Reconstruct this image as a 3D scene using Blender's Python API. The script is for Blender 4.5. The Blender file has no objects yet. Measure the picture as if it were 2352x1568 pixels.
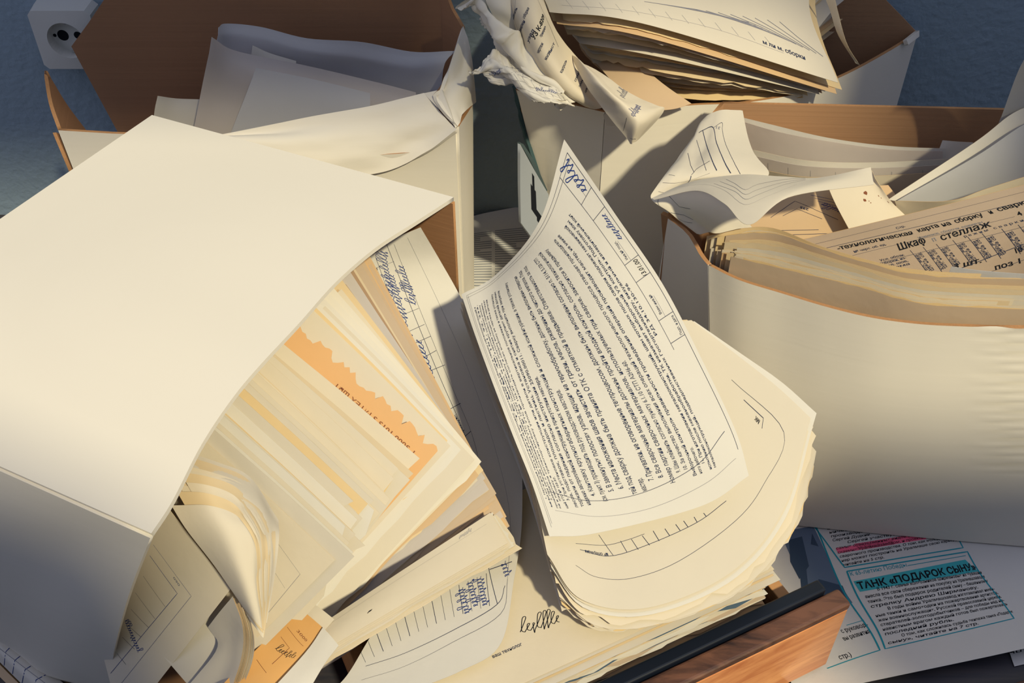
import bpy, math, random
import numpy as np
from mathutils import Vector
random.seed(7); rng = np.random.default_rng(7)
SC = bpy.context.scene; COL = SC.collection
# ------------------------------------------------------------------ camera: 85 cm above the floor, looking down 42 degrees
F = 2290.0; PITCH = math.radians(42); CH = 0.85
cp, sp = math.cos(PITCH), math.sin(PITCH)
cam = bpy.data.cameras.new('camera'); cam.sensor_width = 36; cam.lens = 36*F/2352; cam.clip_start = 0.02
cob = bpy.data.objects.new('camera', cam); COL.objects.link(cob)
cob.location = (0, 0, CH); cob.rotation_euler = (math.pi/2-PITCH, 0, 0); SC.camera = cob

def ray(px, py):
    x = (px-1176)/F; y = (784-py)/F
    return np.array([x, cp+sp*y, -sp+cp*y])
def W(px, py, z):            # the place on the level z that the photo shows there
    r = ray(px, py); t = (z-CH)/r[2]
    return np.array([0, 0, CH])+r*t
def PY(px, py, Y):           # the place on the upright plane at depth Y
    r = ray(px, py); t = Y/r[1]
    return np.array([0, 0, CH])+r*t
def PT(p):
    if isinstance(p, np.ndarray): return p
    if p[0] == 'Y': return PY(p[1], p[2], p[3])
    if p[0] == 'w': return np.array(p[1:], float)
    return W(*p)

# ------------------------------------------------------------------ materials
def new_mat(name):
    m = bpy.data.materials.new(name); m.use_nodes = True
    nt = m.node_tree; b = nt.nodes['Principled BSDF']
    return m, nt, b
def L(nt, a, b): nt.links.new(a, b)
def node(nt, typ, **kw):
    n = nt.nodes.new(typ)
    for k, v in kw.items(): setattr(n, k, v)
    return n
def paper(name, rgb, transl=0.18, var=0.10, mott=0.06, rough=0.75, bump=0.05, scale=60):
    m, nt, b = new_mat(name)
    tc = node(nt, 'ShaderNodeTexCoord'); no = node(nt, 'ShaderNodeTexNoise'); no.inputs['Scale'].default_value = 9
    no.inputs['Detail'].default_value = 5
    L(nt, tc.outputs['Object'], no.inputs['Vector'])
    oi = node(nt, 'ShaderNodeObjectInfo')
    a1 = node(nt, 'ShaderNodeMath', operation='MULTIPLY_ADD'); a1.inputs[1].default_value = 2*mott; a1.inputs[2].default_value = 1-mott
    L(nt, no.outputs['Fac'], a1.inputs[0])
    a2 = node(nt, 'ShaderNodeMath', operation='MULTIPLY_ADD'); a2.inputs[1].default_value = var; a2.inputs[2].default_value = 1-var
    L(nt, oi.outputs['Random'], a2.inputs[0])
    a3 = node(nt, 'ShaderNodeMath', operation='MULTIPLY'); L(nt, a1.outputs[0], a3.inputs[0]); L(nt, a2.outputs[0], a3.inputs[1])
    hs = node(nt, 'ShaderNodeHueSaturation'); hs.inputs['Color'].default_value = (*rgb, 1)
    L(nt, a3.outputs[0], hs.inputs['Value'])
    s1 = node(nt, 'ShaderNodeMath', operation='MULTIPLY_ADD'); s1.inputs[1].default_value = 0.45; s1.inputs[2].default_value = 0.75
    L(nt, oi.outputs['Random'], s1.inputs[0]); L(nt, s1.outputs[0], hs.inputs['Saturation'])
    L(nt, hs.outputs['Color'], b.inputs['Base Color'])
    b.inputs['Roughness'].default_value = rough
    b.inputs['Specular IOR Level'].default_value = 0.25
    n2 = node(nt, 'ShaderNodeTexNoise'); n2.inputs['Scale'].default_value = scale; n2.inputs['Detail'].default_value = 6
    L(nt, tc.outputs['Object'], n2.inputs['Vector'])
    bp = node(nt, 'ShaderNodeBump'); bp.inputs['Strength'].default_value = bump; bp.inputs['Distance'].default_value = 0.01
    L(nt, n2.outputs['Fac'], bp.inputs['Height']); L(nt, bp.outputs['Normal'], b.inputs['Normal'])
    if transl:
        t = node(nt, 'ShaderNodeBsdfTranslucent'); L(nt, hs.outputs['Color'], t.inputs['Color'])
        mx = node(nt, 'ShaderNodeMixShader'); mx.inputs[0].default_value = transl
        L(nt, b.outputs[0], mx.inputs[1]); L(nt, t.outputs[0], mx.inputs[2])
        L(nt, mx.outputs[0], nt.nodes['Material Output'].inputs['Surface'])
    return m
def flat(name, rgb, rough=0.8, spec=0.1):
    m, nt, b = new_mat(name); b.inputs['Base Color'].default_value = (*rgb, 1)
    b.inputs['Roughness'].default_value = rough; b.inputs['Specular IOR Level'].default_value = spec
    return m
def board(name, rgb, scale=(260, 4, 4), dark=0.12, bump=0.06, speck=0.0):
    """cardboard: faint corrugation lines across the flutes plus soft mottling"""
    m, nt, b = new_mat(name)
    tc = node(nt, 'ShaderNodeTexCoord'); mp = node(nt, 'ShaderNodeMapping'); mp.inputs['Scale'].default_value = scale
    L(nt, tc.outputs['Object'], mp.inputs['Vector'])
    no = node(nt, 'ShaderNodeTexNoise'); no.inputs['Scale'].default_value = 1.0; no.inputs['Detail'].default_value = 4
    L(nt, mp.outputs[0], no.inputs['Vector'])
    n2 = node(nt, 'ShaderNodeTexNoise'); n2.inputs['Scale'].default_value = 7; n2.inputs['Detail'].default_value = 5
    L(nt, tc.outputs['Object'], n2.inputs['Vector'])
    mx = node(nt, 'ShaderNodeMix', data_type='RGBA'); mx.inputs['A'].default_value = (*[c*(1-dark) for c in rgb], 1)
    mx.inputs['B'].default_value = (*[min(1, c*(1+dark)) for c in rgb], 1)
    ad = node(nt, 'ShaderNodeMath', operation='MULTIPLY_ADD'); ad.inputs[1].default_value = 0.6; 
    h = node(nt, 'ShaderNodeMath', operation='MULTIPLY'); h.inputs[1].default_value = 0.4
    L(nt, n2.outputs['Fac'], h.inputs[0]); L(nt, no.outputs['Fac'], ad.inputs[0]); L(nt, h.outputs[0], ad.inputs[2])
    L(nt, ad.outputs[0], mx.inputs['Factor'])
    out = mx.outputs['Result']
    if speck:
        vo = node(nt, 'ShaderNodeTexNoise'); vo.inputs['Scale'].default_value = 90; vo.inputs['Detail'].default_value = 3
        m3 = node(nt, 'ShaderNodeMapping'); m3.inputs['Scale'].default_value = (0.35, 1, 2.4); L(nt, tc.outputs['Object'], m3.inputs[0]); L(nt, m3.outputs[0], vo.inputs['Vector'])
        rp = node(nt, 'ShaderNodeValToRGB'); rp.color_ramp.elements[0].position = 0.70; rp.color_ramp.elements[1].position = 0.78
        L(nt, vo.outputs['Fac'], rp.inputs[0])
        mm = node(nt, 'ShaderNodeMath', operation='MULTIPLY'); mm.inputs[1].default_value = speck; L(nt, rp.outputs[0], mm.inputs[0])
        m2 = node(nt, 'ShaderNodeMix', data_type='RGBA'); L(nt, out, m2.inputs['A']); m2.inputs['B'].default_value = (0.10, 0.09, 0.09, 1)
        L(nt, mm.outputs[0], m2.inputs['Factor']); out = m2.outputs['Result']
    L(nt, out, b.inputs['Base Color']); b.inputs['Roughness'].default_value = 0.7; b.inputs['Specular IOR Level'].default_value = 0.2
    bp = node(nt, 'ShaderNodeBump'); bp.inputs['Strength'].default_value = bump; bp.inputs['Distance'].default_value = 0.004
    L(nt, no.outputs['Fac'], bp.inputs['Height']); L(nt, bp.outputs['Normal'], b.inputs['Normal'])
    return m
def wood(name, c1, c2, scale=(6, 90, 90), rough=0.35, spec=0.5, coat=0.0):
    m, nt, b = new_mat(name)
    tc = node(nt, 'ShaderNodeTexCoord'); mp = node(nt, 'ShaderNodeMapping'); mp.inputs['Scale'].default_value = scale
    L(nt, tc.outputs['Object'], mp.inputs[0])
    no = node(nt, 'ShaderNodeTexNoise'); no.inputs['Scale'].default_value = 1; no.inputs['Detail'].default_value = 8; no.inputs['Roughness'].default_value = 0.65
    no.inputs['Distortion'].default_value = 0.6
    L(nt, mp.outputs[0], no.inputs['Vector'])
    rp = node(nt, 'ShaderNodeValToRGB'); rp.color_ramp.elements[0].color = (*c1, 1); rp.color_ramp.elements[1].color = (*c2, 1)
    rp.color_ramp.elements[0].position = 0.32; rp.color_ramp.elements[1].position = 0.62
    L(nt, no.outputs['Fac'], rp.inputs[0]); L(nt, rp.outputs[0], b.inputs['Base Color'])
    b.inputs['Roughness'].default_value = rough; b.inputs['Specular IOR Level'].default_value = spec; b.inputs['Coat Weight'].default_value = coat
    bp = node(nt, 'ShaderNodeBump'); bp.inputs['Strength'].default_value = 0.08; bp.inputs['Distance'].default_value = 0.002
    L(nt, no.outputs['Fac'], bp.inputs['Height']); L(nt, bp.outputs['Normal'], b.inputs['Normal'])
    return m
M = {}
M['white'] = paper('paper_white', (0.80, 0.76, 0.68), var=0.06)
M['card'] = paper('card_buff', (0.50, 0.41, 0.34), transl=.1, var=.03)
M['cream'] = paper('paper_cream', (0.80, 0.72, 0.58), var=0.12)
M['yellow'] = paper('paper_yellowed', (0.82, 0.66, 0.42), var=0.16)
M['tan'] = paper('paper_tan', (0.72, 0.53, 0.34), var=0.2)
M['brown'] = paper('paper_browned', (0.50, 0.34, 0.22), var=0.25)
M['rim'] = paper('paper_rim', (0.80, 0.66, 0.46), var=0.35, mott=0.2, scale=300)
M['rimy'] = paper('paper_rim_amber', (0.78, 0.50, 0.24), var=0.4, mott=0.25, scale=300)
M['orange'] = paper('card_orange', (0.80, 0.50, 0.25), var=0.05)
M['vellum'] = paper('paper_vellum', (0.70, 0.70, 0.72), transl=0.45, var=0.05)
M['mauve'] = paper('paper_folder', (0.72, 0.66, 0.62), transl=0.35, var=0.05)
M['news'] = paper('newsprint', (0.67, 0.65, 0.61), transl=0.0, var=0.03, bump=0.08)
M['bluepaper'] = paper('paper_blue', (0.10, 0.17, 0.26), var=0.2)
M['boxwhite'] = board('cardboard_white', (0.76, 0.71, 0.62), scale=(3, 3, 230), dark=0.03, bump=0.035)
M['boxspeck'] = board('cardboard_white_dirty', (0.76, 0.71, 0.62), scale=(3, 3, 230), dark=0.02, bump=0.03, speck=0.0)
M['boxbrown'] = board('cardboard_brown', (0.36, 0.19, 0.10), scale=(3, 3, 260), dark=0.10, bump=0.08)
M['boxtan'] = board('cardboard_tan', (0.42, 0.24, 0.13), scale=(3, 3, 260), dark=0.10, bump=0.08)
M['rimbrown'] = board('cardboard_cut', (0.42, 0.22, 0.10), scale=(400, 400, 400), dark=0.3)
M['ink'] = flat('ink_print', (0.035, 0.045, 0.09)); M['black'] = flat('ink_black', (0.012, 0.014, 0.02))
M['pen'] = flat('ink_pen', (0.02, 0.045, 0.20)); M['faint'] = flat('ink_faint', (0.42, 0.40, 0.40)); M['grey'] = flat('ink_grey', (0.22, 0.22, 0.26))
M['teal'] = flat('ink_teal', (0.02, 0.30, 0.38)); M['tealfill'] = flat('ink_teal_fill', (0.06, 0.42, 0.46)); M['pink'] = flat('ink_highlighter', (0.95, 0.16, 0.28))
M['photo'] = flat('ink_photo', (0.05, 0.08, 0.13)); M['photomid'] = flat('ink_photo_mid', (0.13, 0.18, 0.26)); M['brownink'] = flat('ink_brown', (0.22, 0.08, 0.04)); M['newsgrey'] = flat('ink_newsgrey', (0.30, 0.31, 0.33))

# ------------------------------------------------------------------ sheets: a net of points, smoothed, given thickness
def tag(o, label=None, cat=None, group=None, kind=None):
    for k, v in (('label', label), ('category', cat), ('group', group), ('kind', kind)):
        if v: o[k] = v
    return o
def empty(name, loc, label, cat, group=None):
    o = bpy.data.objects.new(name, None); COL.objects.link(o); o.location = Vector(loc); o.empty_display_size = 0.05
    return tag(o, label, cat, group)
def cr1(P, n, smooth=True):
    """resample the first axis of P to n+1 samples"""
    P = np.asarray(P, float); k = len(P)
    t = np.linspace(0, k-1, n+1); i = np.minimum(t.astype(int), k-2); f = (t-i)
    f = f.reshape((-1,)+(1,)*(P.ndim-1))
    if not smooth or k < 3: return P[i]*(1-f)+P[i+1]*f
    E = np.concatenate([[2*P[0]-P[1]], P, [2*P[-1]-P[-2]]])
    p0, p1, p2, p3 = E[i], E[i+1], E[i+2], E[i+3]
    return 0.5*(2*p1+(p2-p0)*f+(2*p0-5*p1+4*p2-p3)*f**2+(3*p1-p0-3*p2+p3)*f**3)
def crt(P, t):
    """sample the first axis of P at t in 0..1, carried on straight beyond both ends"""
    P = np.asarray(P, float); k = len(P); x = np.asarray(t, float)*(k-1); xc = np.clip(x, 0, k-1)
    i = np.minimum(xc.astype(int), k-2); f = (xc-i).reshape((-1,)+(1,)*(P.ndim-1)); ex = (x-xc).reshape(f.shape)
    if k < 3: return P[i]*(1-f)+P[i+1]*f+ex*(P[i+1]-P[i])
    E = np.concatenate([[2*P[0]-P[1]], P, [2*P[-1]-P[-2]]]); p0, p1, p2, p3 = E[i], E[i+1], E[i+2], E[i+3]
    return 0.5*(2*p1+(p2-p0)*f+(2*p0-5*p1+4*p2-p3)*f**2+(3*p1-p0-3*p2+p3)*f**3)+ex*(P[i+1]-P[i])
def fold_field(u, v, folds, seed):
    r = np.random.default_rng(seed); d = np.zeros_like(u)
    for k in range(folds):
        a = r.uniform(0, math.pi); c = r.uniform(-.2, 1.2); s = (u*math.cos(a)+v*math.sin(a))-c*(math.cos(a)+math.sin(a))*.7
        d += r.choice([-1, 1])*np.maximum(0, .22-np.abs(s))/.22*r.uniform(.3, 1)
    return d
def net(ctrl, nu, nv, smooth=True):
    C = np.array([[PT(p) for p in row] for row in ctrl], float)
    G = cr1(C, nv, smooth)                       # rows
    G = np.swapaxes(cr1(np.swapaxes(G, 0, 1), nu, smooth), 0, 1)
    return G
def normals(G):
    du = np.gradient(G, axis=1); dv = np.gradient(G, axis=0)
    n = np.cross(dv, du); l = np.linalg.norm(n, axis=2, keepdims=True); return n/np.maximum(l, 1e-12)
def crumple(G, amp, folds=10, seed=1, wd=.22):
    r = np.random.default_rng(seed); nv, nu = G.shape[:2]
    u, v = np.meshgrid(np.linspace(0, 1, nu), np.linspace(0, 1, nv)); d = np.zeros_like(u)
    for k in range(folds):
        a = r.uniform(0, math.pi); c = r.uniform(-.2, 1.2); s = (u*math.cos(a)+v*math.sin(a))-c*(math.cos(a)+math.sin(a))*.7
        d += r.choice([-1, 1])*np.maximum(0, wd-np.abs(s))/wd*r.uniform(.3, 1)
    return G+normals(G)*(d*amp)[..., None]
def ragged(G, amp, seed=1, sides='lrtb', p=0.5):
    """torn, uneven borders: border points pulled back within the sheet's own plane"""
    r = np.random.default_rng(seed); H = G.copy()
    if 'l' in sides: H[:, 0] += (G[:, 1]-G[:, 0])/np.maximum(np.linalg.norm(G[:, 1]-G[:, 0], axis=1, keepdims=True), 1e-9)*(r.random(len(G))**2*amp)[:, None]
    if 'r' in sides: H[:, -1] += (G[:, -2]-G[:, -1])/np.maximum(np.linalg.norm(G[:, -2]-G[:, -1], axis=1, keepdims=True), 1e-9)*(r.random(len(G))**2*amp)[:, None]
    if 't' in sides: H[0] += (G[1]-G[0])/np.maximum(np.linalg.norm(G[1]-G[0], axis=1, keepdims=True), 1e-9)*(r.random(G.shape[1])**2*amp)[:, None]
    if 'b' in sides: H[-1] += (G[-2]-G[-1])/np.maximum(np.linalg.norm(G[-2]-G[-1], axis=1, keepdims=True), 1e-9)*(r.random(G.shape[1])**2*amp)[:, None]
    return H
def shell(name, G, th, mats, parent=None, smooth=True):
    """mats: front, back, rim; front is the side the normal of (down x right) looks from"""
    nv, nu = G.shape[0]-1, G.shape[1]-1
    N = normals(G); A = G+N*th/2; B = G-N*th/2; n1 = (nv+1)*(nu+1)
    V = np.concatenate([A.reshape(-1, 3), B.reshape(-1, 3)])
    idx = np.arange(n1).reshape(nv+1, nu+1)
    q = np.stack([idx[:-1, :-1], idx[1:, :-1], idx[1:, 1:], idx[:-1, 1:]], -1).reshape(-1, 4)
    loop = list(idx[0, :])+list(idx[1:, -1])+list(idx[-1, -2::-1])+list(idx[-2:0:-1, 0])
    rim = [(loop[k], loop[(k+1) % len(loop)], loop[(k+1) % len(loop)]+n1, loop[k]+n1) for k in range(len(loop))]
    faces = [tuple(f) for f in q.tolist()]+[tuple(f[::-1]) for f in (q+n1).tolist()]+rim
    off = np.zeros(3)
    if parent is None: off = G.reshape(-1, 3).mean(0)
    else: off = np.array(parent['_w'] if '_w' in parent else parent.location)
    me = bpy.data.meshes.new(name); me.from_pydata((V-off).tolist(), [], faces)
    ms = []
    for m in mats:
        if m not in ms: ms.append(m)
    for m in ms: me.materials.append(m)
    k = len(q); rm = [ms.index(mats[2] if j < nu else mats[-1] if len(mats) > 3 else mats[2]) for j in range(len(rim))]   # top edge, other edges
    mi = np.array([ms.index(mats[0])]*k+[ms.index(mats[1])]*k+rm, dtype=np.int32)
    me.polygons.foreach_set('material_index', mi)
    me.update()
    if smooth:
        me.polygons.foreach_set('use_smooth', [True]*len(faces))
        ls = set()
        for j in range(len(loop)):
            a, b = int(loop[j]), int(loop[(j+1) % len(loop)]); ls.add((min(a, b), max(a, b))); ls.add((min(a, b)+n1, max(a, b)+n1))
        at = me.attributes.new('sharp_edge', 'BOOLEAN', 'EDGE')
        at.data.foreach_set('value', [tuple(sorted(e.vertices)) in ls for e in me.edges])
    o = bpy.data.objects.new(name, me); COL.objects.link(o)
    if parent is None: o.location = Vector(off)
    else: o.parent = parent
    o['_w'] = [float(x) for x in off]
    return o
def world_of(o): return np.array(o['_w'] if '_w' in o else o.location)

# ------------------------------------------------------------------ writing: glyphs and rules laid on the sheet's own surface
class Ink:
    def __init__(s, G, page, th=0.0003, flip=False):
        s.G, s.page, s.N = G, page, normals(G)*(-1 if flip else 1); s.th = th; s.d = {}; s.flip = flip; s.kd = 'rule'; s.n = 1
    def map(s, xy, lift=0.00022):
        xy = np.asarray(xy, float); nv, nu = s.G.shape[0]-1, s.G.shape[1]-1
        u = np.clip(xy[:, 0]/s.page[0], 0, 1)*nu; v = np.clip(xy[:, 1]/s.page[1], 0, 1)*nv
        if s.flip: u = nu-u
        i = np.minimum(u.astype(int), nu-1); j = np.minimum(v.astype(int), nv-1); fu = (u-i)[:, None]; fv = (v-j)[:, None]
        def bl(A): return (A[j, i]*(1-fu)+A[j, i+1]*fu)*(1-fv)+(A[j+1, i]*(1-fu)+A[j+1, i+1]*fu)*fv
        return bl(s.G)+bl(s.N)*(s.th/2+lift)
    def add(s, m, V, Fs, kd=None):
        k_ = (m, kd or s.kd, s.n if (kd or s.kd) in ('type', 'hand') else 0); s.n += 1
        a = s.d.setdefault(k_, [[], [], 0]); a[0].append(V); a[1] += [tuple(i+a[2] for i in f) for f in Fs]; a[2] += len(V)
    def line(s, pts, w=0.35, m='ink', lift=0.00022):
        P = np.asarray(pts, float); Q = [P[0]]
        for a, b in zip(P[:-1], P[1:]):
            n = max(1, int(np.hypot(*(b-a))/4)); Q += [a+(b-a)*k/n for k in range(1, n+1)]
        Q = np.array(Q); T = np.gradient(Q, axis=0); T /= np.maximum(np.hypot(T[:, 0], T[:, 1])[:, None], 1e-9); Nn = np.stack([-T[:, 1], T[:, 0]], 1)*w/2
        n = len(Q); V = s.map(np.concatenate([Q+Nn, Q-Nn]), lift)
        s.add(m, V, [(k, k+1, n+k+1, n+k) for k in range(n-1)])
    def rect(s, x0, y0, x1, y1, w=0.35, m='ink'):
        s.line([(x0, y0), (x1, y0), (x1, y1), (x0, y1), (x0, y0)], w, m)
    def fill(s, x0, y0, x1, y1, m, lift=0.00012, shear=0):
        nx = max(1, int(abs(x1-x0)/4)); ny = max(1, int(abs(y1-y0)/4))
        X, Y = np.meshgrid(np.linspace(x0, x1, nx+1), np.linspace(y0, y1, ny+1)); X = X+shear*(Y-y0)
        V = s.map(np.stack([X.ravel(), Y.ravel()], 1), lift); I = np.arange(V.shape[0]).reshape(ny+1, nx+1)
        s.add(m, V, [(int(I[j, i]), int(I[j+1, i]), int(I[j+1, i+1]), int(I[j, i+1])) for j in range(ny) for i in range(nx)])
    def poly(s, pts, m, lift=0.00014):
        P = np.asarray(pts, float); c = P.mean(0); V = s.map(np.concatenate([[c], P]), lift); n = len(P)
        s.add(m, V, [(0, 1+k, 1+(k+1) % n) for k in range(n)])
    def text(s, t, x, y, h=3, width=None, m='ink', bold=0, shear=0, ang=0, sx=1.0, res=2):
        V, Fs, w = glyphs(t, bold, shear, res)
        V = V.copy(); k = h/0.95                      # cap height of the built-in face is about .7 em
        if width: sx = width/(w*k)
        X = V[:, 0]*k*sx; Y = -V[:, 1]*k; ca, sa = math.cos(ang), math.sin(ang)
        s.add(m, s.map(np.stack([x+X*ca-Y*sa, y+X*sa+Y*ca], 1)), Fs, 'type')
    def scribble(s, x, y, length, h=4, m='pen', w=0.45, seed=1, ang=0, slant=.5):
        """joined-up handwriting: running loops of uneven height"""
        r = random.Random(seed); pts = []; n = max(3, int(length/(h*.42))); cx = 0
        for k in range(n):
            up = h*r.choice([.45, .5, .6, .55, 1.0, .5, 1.25]); st = length/n*r.uniform(.75, 1.25); dn = r.choice([0, 0, 0, .5])*h
            pts += [(cx, 0), (cx+st*.45+up*slant, -up), (cx+st*.25+up*slant*.7, -up*1.05), (cx+st*.35, -up*.15+dn), (cx+st*.75, .1*h)]
            cx += st
        P = cr1(np.array(pts), len(pts)*5); ca, sa = math.cos(ang), math.sin(ang)
        s.kd = 'hand'; s.line(np.stack([x+P[:, 0]*ca-P[:, 1]*sa, y+P[:, 0]*sa+P[:, 1]*ca], 1), w, m); s.kd = 'rule'
    def build(s, parent, names=None):
        names = names or {}
        words_ = [k for k in s.d if k[2]]; D = {}
        for k, (Vs, Fs, n) in s.d.items():          # a sheet with few words keeps each word a part of its own
            e = D.setdefault(k if len(words_) <= 14 else k[:2]+(0,), [[], [], 0]); e[0] += Vs; e[1] += [tuple(i+e[2] for i in f) for f in Fs]; e[2] += n
        for (m, kd, _), (Vs, Fs, n) in D.items():
            off = world_of(parent); V = np.concatenate(Vs)-off
            nm = {'type': 'printed_lettering', 'hand': 'handwritten_lettering'}.get(kd) or names.get(m) or {'teal': 'border_marking', 'tealfill': 'headline_panel_marking', 'pink': 'highlighter_marking', 'photo': 'photograph_print', 'photomid': 'photograph_tone_print'}.get(m, 'ruled_line_marking')
            me = bpy.data.meshes.new(nm); me.from_pydata(V.tolist(), [], Fs); me.materials.append(M[m])
            o = bpy.data.objects.new(nm, me); COL.objects.link(o); o.parent = parent; o['_w'] = [float(x) for x in off]
_gc = {}
def glyphs(t, bold, shear, res):
    key = (t, bold, shear, res)
    if key in _gc: return _gc[key]
    c = bpy.data.curves.new('t', 'FONT'); c.body = t; c.resolution_u = res; c.offset = bold; c.shear = shear; c.fill_mode = 'BOTH'
    o = bpy.data.objects.new('t', c); COL.objects.link(o); bpy.context.view_layer.update()
    e = o.evaluated_get(bpy.context.evaluated_depsgraph_get()); me = e.to_mesh()
    V = np.zeros(len(me.vertices)*3); me.vertices.foreach_get('co', V); V = V.reshape(-1, 3)[:, :2]
    Fs = [tuple(p.vertices) for p in me.polygons]; e.to_mesh_clear()
    bpy.data.objects.remove(o); bpy.data.curves.remove(c)
    _gc[key] = (V, Fs, (V[:, 0].max() if len(V) else 1)); return _gc[key]

PM = {k: (M[k], M[k], M[r]) for k, r in (('white', 'rim'), ('cream', 'rim'), ('yellow', 'rimy'), ('tan', 'rimy'), ('brown', 'rimy'), ('orange', 'rimy'), ('vellum', 'vellum'), ('mauve', 'mauve'), ('news', 'news'), ('bluepaper', 'bluepaper'), ('card', 'rimy'))}
PM['creamy'] = (M['cream'], M['cream'], M['rimy'])
def sheet(name, ctrl, mat, label=None, cat='paper sheet', group=None, nu=24, nv=18, th=0.0003, amp=0, fine=0, folds=10, seed=1, rag=0, sides='lrtb', parent=None, smooth=True, page=(210, 297), flip=False):
    G = net(ctrl, nu, nv, smooth)
    if amp: G = crumple(G, amp, folds, seed)
    if fine: G = crumple(G, fine, 70, seed+1, .06)
    Gr = ragged(G, rag, seed, sides) if rag else G
    o = shell(name, Gr, th, PM[mat], parent)
    if label: tag(o, label, cat, group)
    return o, Ink(G, page, th, flip)
def stack(name, A, B, n, mats, label, group, cat='paper sheet', nu=12, nv=5, th=0.00018, jit=0.004, seed=3, rag=0.0, sides='lrtb', ends=0.0, ease=None, amp=0.0, loose=0.0):
    """n single sheets leafed between the net A and the net B; each is slid a little within its own leaf, so none cuts through the next"""
    r = np.random.default_rng(seed)
    CA = np.array([[PT(p) for p in row] for row in A], float); CB = np.array([[PT(p) for p in row] for row in B], float); out = []
    lu = np.linalg.norm(np.diff(CA, axis=1), axis=2).sum(1).mean(); lv = np.linalg.norm(np.diff(CA, axis=0), axis=2).sum(0).mean()
    for k in range(n):
        s = k/(n-1) if n > 1 else 0
        if ease: s = s**ease
        if n > 2 and 0 < k < n-1: s += r.uniform(-.3, .3)/(n-1)
        C = CA*(1-s)+CB*s
        a0, a1 = r.normal(0, jit)/lu, r.normal(0, jit)/lu; b0, b1 = r.normal(0, jit)/lv, r.normal(0, jit)/lv
        if loose and r.random() < .22: a1 += r.uniform(0, loose)/lu; b1 += r.uniform(0, loose)/lv
        if ends: a0 += r.uniform(0, ends)/lu; a1 -= r.uniform(0, ends)/lu
        tu = np.linspace(a0, 1+a1, nu+1); tv = np.linspace(b0, 1+b1, nv+1)
        G = crt(C, tv); G = np.swapaxes(crt(np.swapaxes(G, 0, 1), tu), 0, 1)
        if amp:
            U, Vv = np.meshgrid(tu, tv); G = G+normals(G)*(fold_field(U, Vv, 7, seed)*amp)[..., None]
        if rag and r.random() < .75: G = ragged(G, rag*r.uniform(.3, 1.5), seed*100+k, sides)
        m = mats[int(r.integers(len(mats)))]
        o = shell(name, G, th, PM[m]); tag(o, label, cat, group); out.append(o)
    return out
def panel(name, ctrl, parent, th=0.004, mats=None, nu=10, nv=6, amp=0, folds=8, seed=1, smooth=True, rag=0, sides=''):
    """a cardboard panel: white print side in front, brown inside, raw brown cut edge"""
    G = net(ctrl, nu, nv, smooth)
    if amp:
        Gc = crumple(G, amp, folds, seed); e = np.minimum(1, np.linspace(0, 1, nv+1)*5)[:, None, None]; G = G*(1-e)+Gc*e
    if rag: G = ragged(G, rag, seed, sides)
    return shell(name, G, th, mats or (M['boxwhite'], M['boxbrown'], M['rimbrown']), parent), G
# ------------------------------------------------------------------ the room: wall, floor, light
def boxmesh(name, lo, hi, mat, parent=None, bevel=0.0, rot=None, kind=None):
    lo, hi = np.array(lo, float), np.array(hi, float); c = (lo+hi)/2; h = (hi-lo)/2
    v = [(c[0]+sx*h[0], c[1]+sy*h[1], c[2]+sz*h[2]) for sx in (-1, 1) for sy in (-1, 1) for sz in (-1, 1)]
    f = [(0, 1, 3, 2), (4, 6, 7, 5), (0, 4, 5, 1), (2, 3, 7, 6), (0, 2, 6, 4), (1, 5, 7, 3)]
    me = bpy.data.meshes.new(name); off = world_of(parent) if parent is not None else np.zeros(3)
    me.from_pydata([tuple(np.array(p)-off) for p in v], [], f); me.materials.append(mat)
    o = bpy.data.objects.new(name, me); COL.objects.link(o); o['_w'] = [float(x) for x in off]
    if parent is not None: o.parent = parent
    if bevel:
        m = o.modifiers.new('edge', 'BEVEL'); m.width = bevel; m.segments = 3
    if kind: o['kind'] = kind
    return o
def frame_block(name, P0, a, b, la, lb, z0, z1, mat, parent, bevel=0.0):
    """a block along the floor directions a and b from the corner P0"""
    P0 = np.array([P0[0], P0[1], 0]); a = np.array([a[0], a[1], 0]); b = np.array([b[0], b[1], 0]); v = []
    for i in (0, 1):
        for j in (0, 1):
            for z in (z0, z1): v.append(P0+a*la*i+b*lb*j+np.array([0, 0, z]))
    f = [(0, 1, 3, 2), (4, 6, 7, 5), (0, 4, 5, 1), (2, 3, 7, 6), (0, 2, 6, 4), (1, 5, 7, 3)]
    off = world_of(parent) if parent is not None else np.zeros(3)
    me = bpy.data.meshes.new(name); me.from_pydata([tuple(p-off) for p in v], [], f); me.materials.append(mat); me.update()
    import bmesh
    bm = bmesh.new(); bm.from_mesh(me); bmesh.ops.recalc_face_normals(bm, faces=bm.faces); bm.to_mesh(me); bm.free()
    o = bpy.data.objects.new(name, me); COL.objects.link(o); o['_w'] = [float(x) for x in off]
    if parent is not None: o.parent = parent
    if bevel:
        m = o.modifiers.new('edge', 'BEVEL'); m.width = bevel; m.segments = 3
    return o
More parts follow.
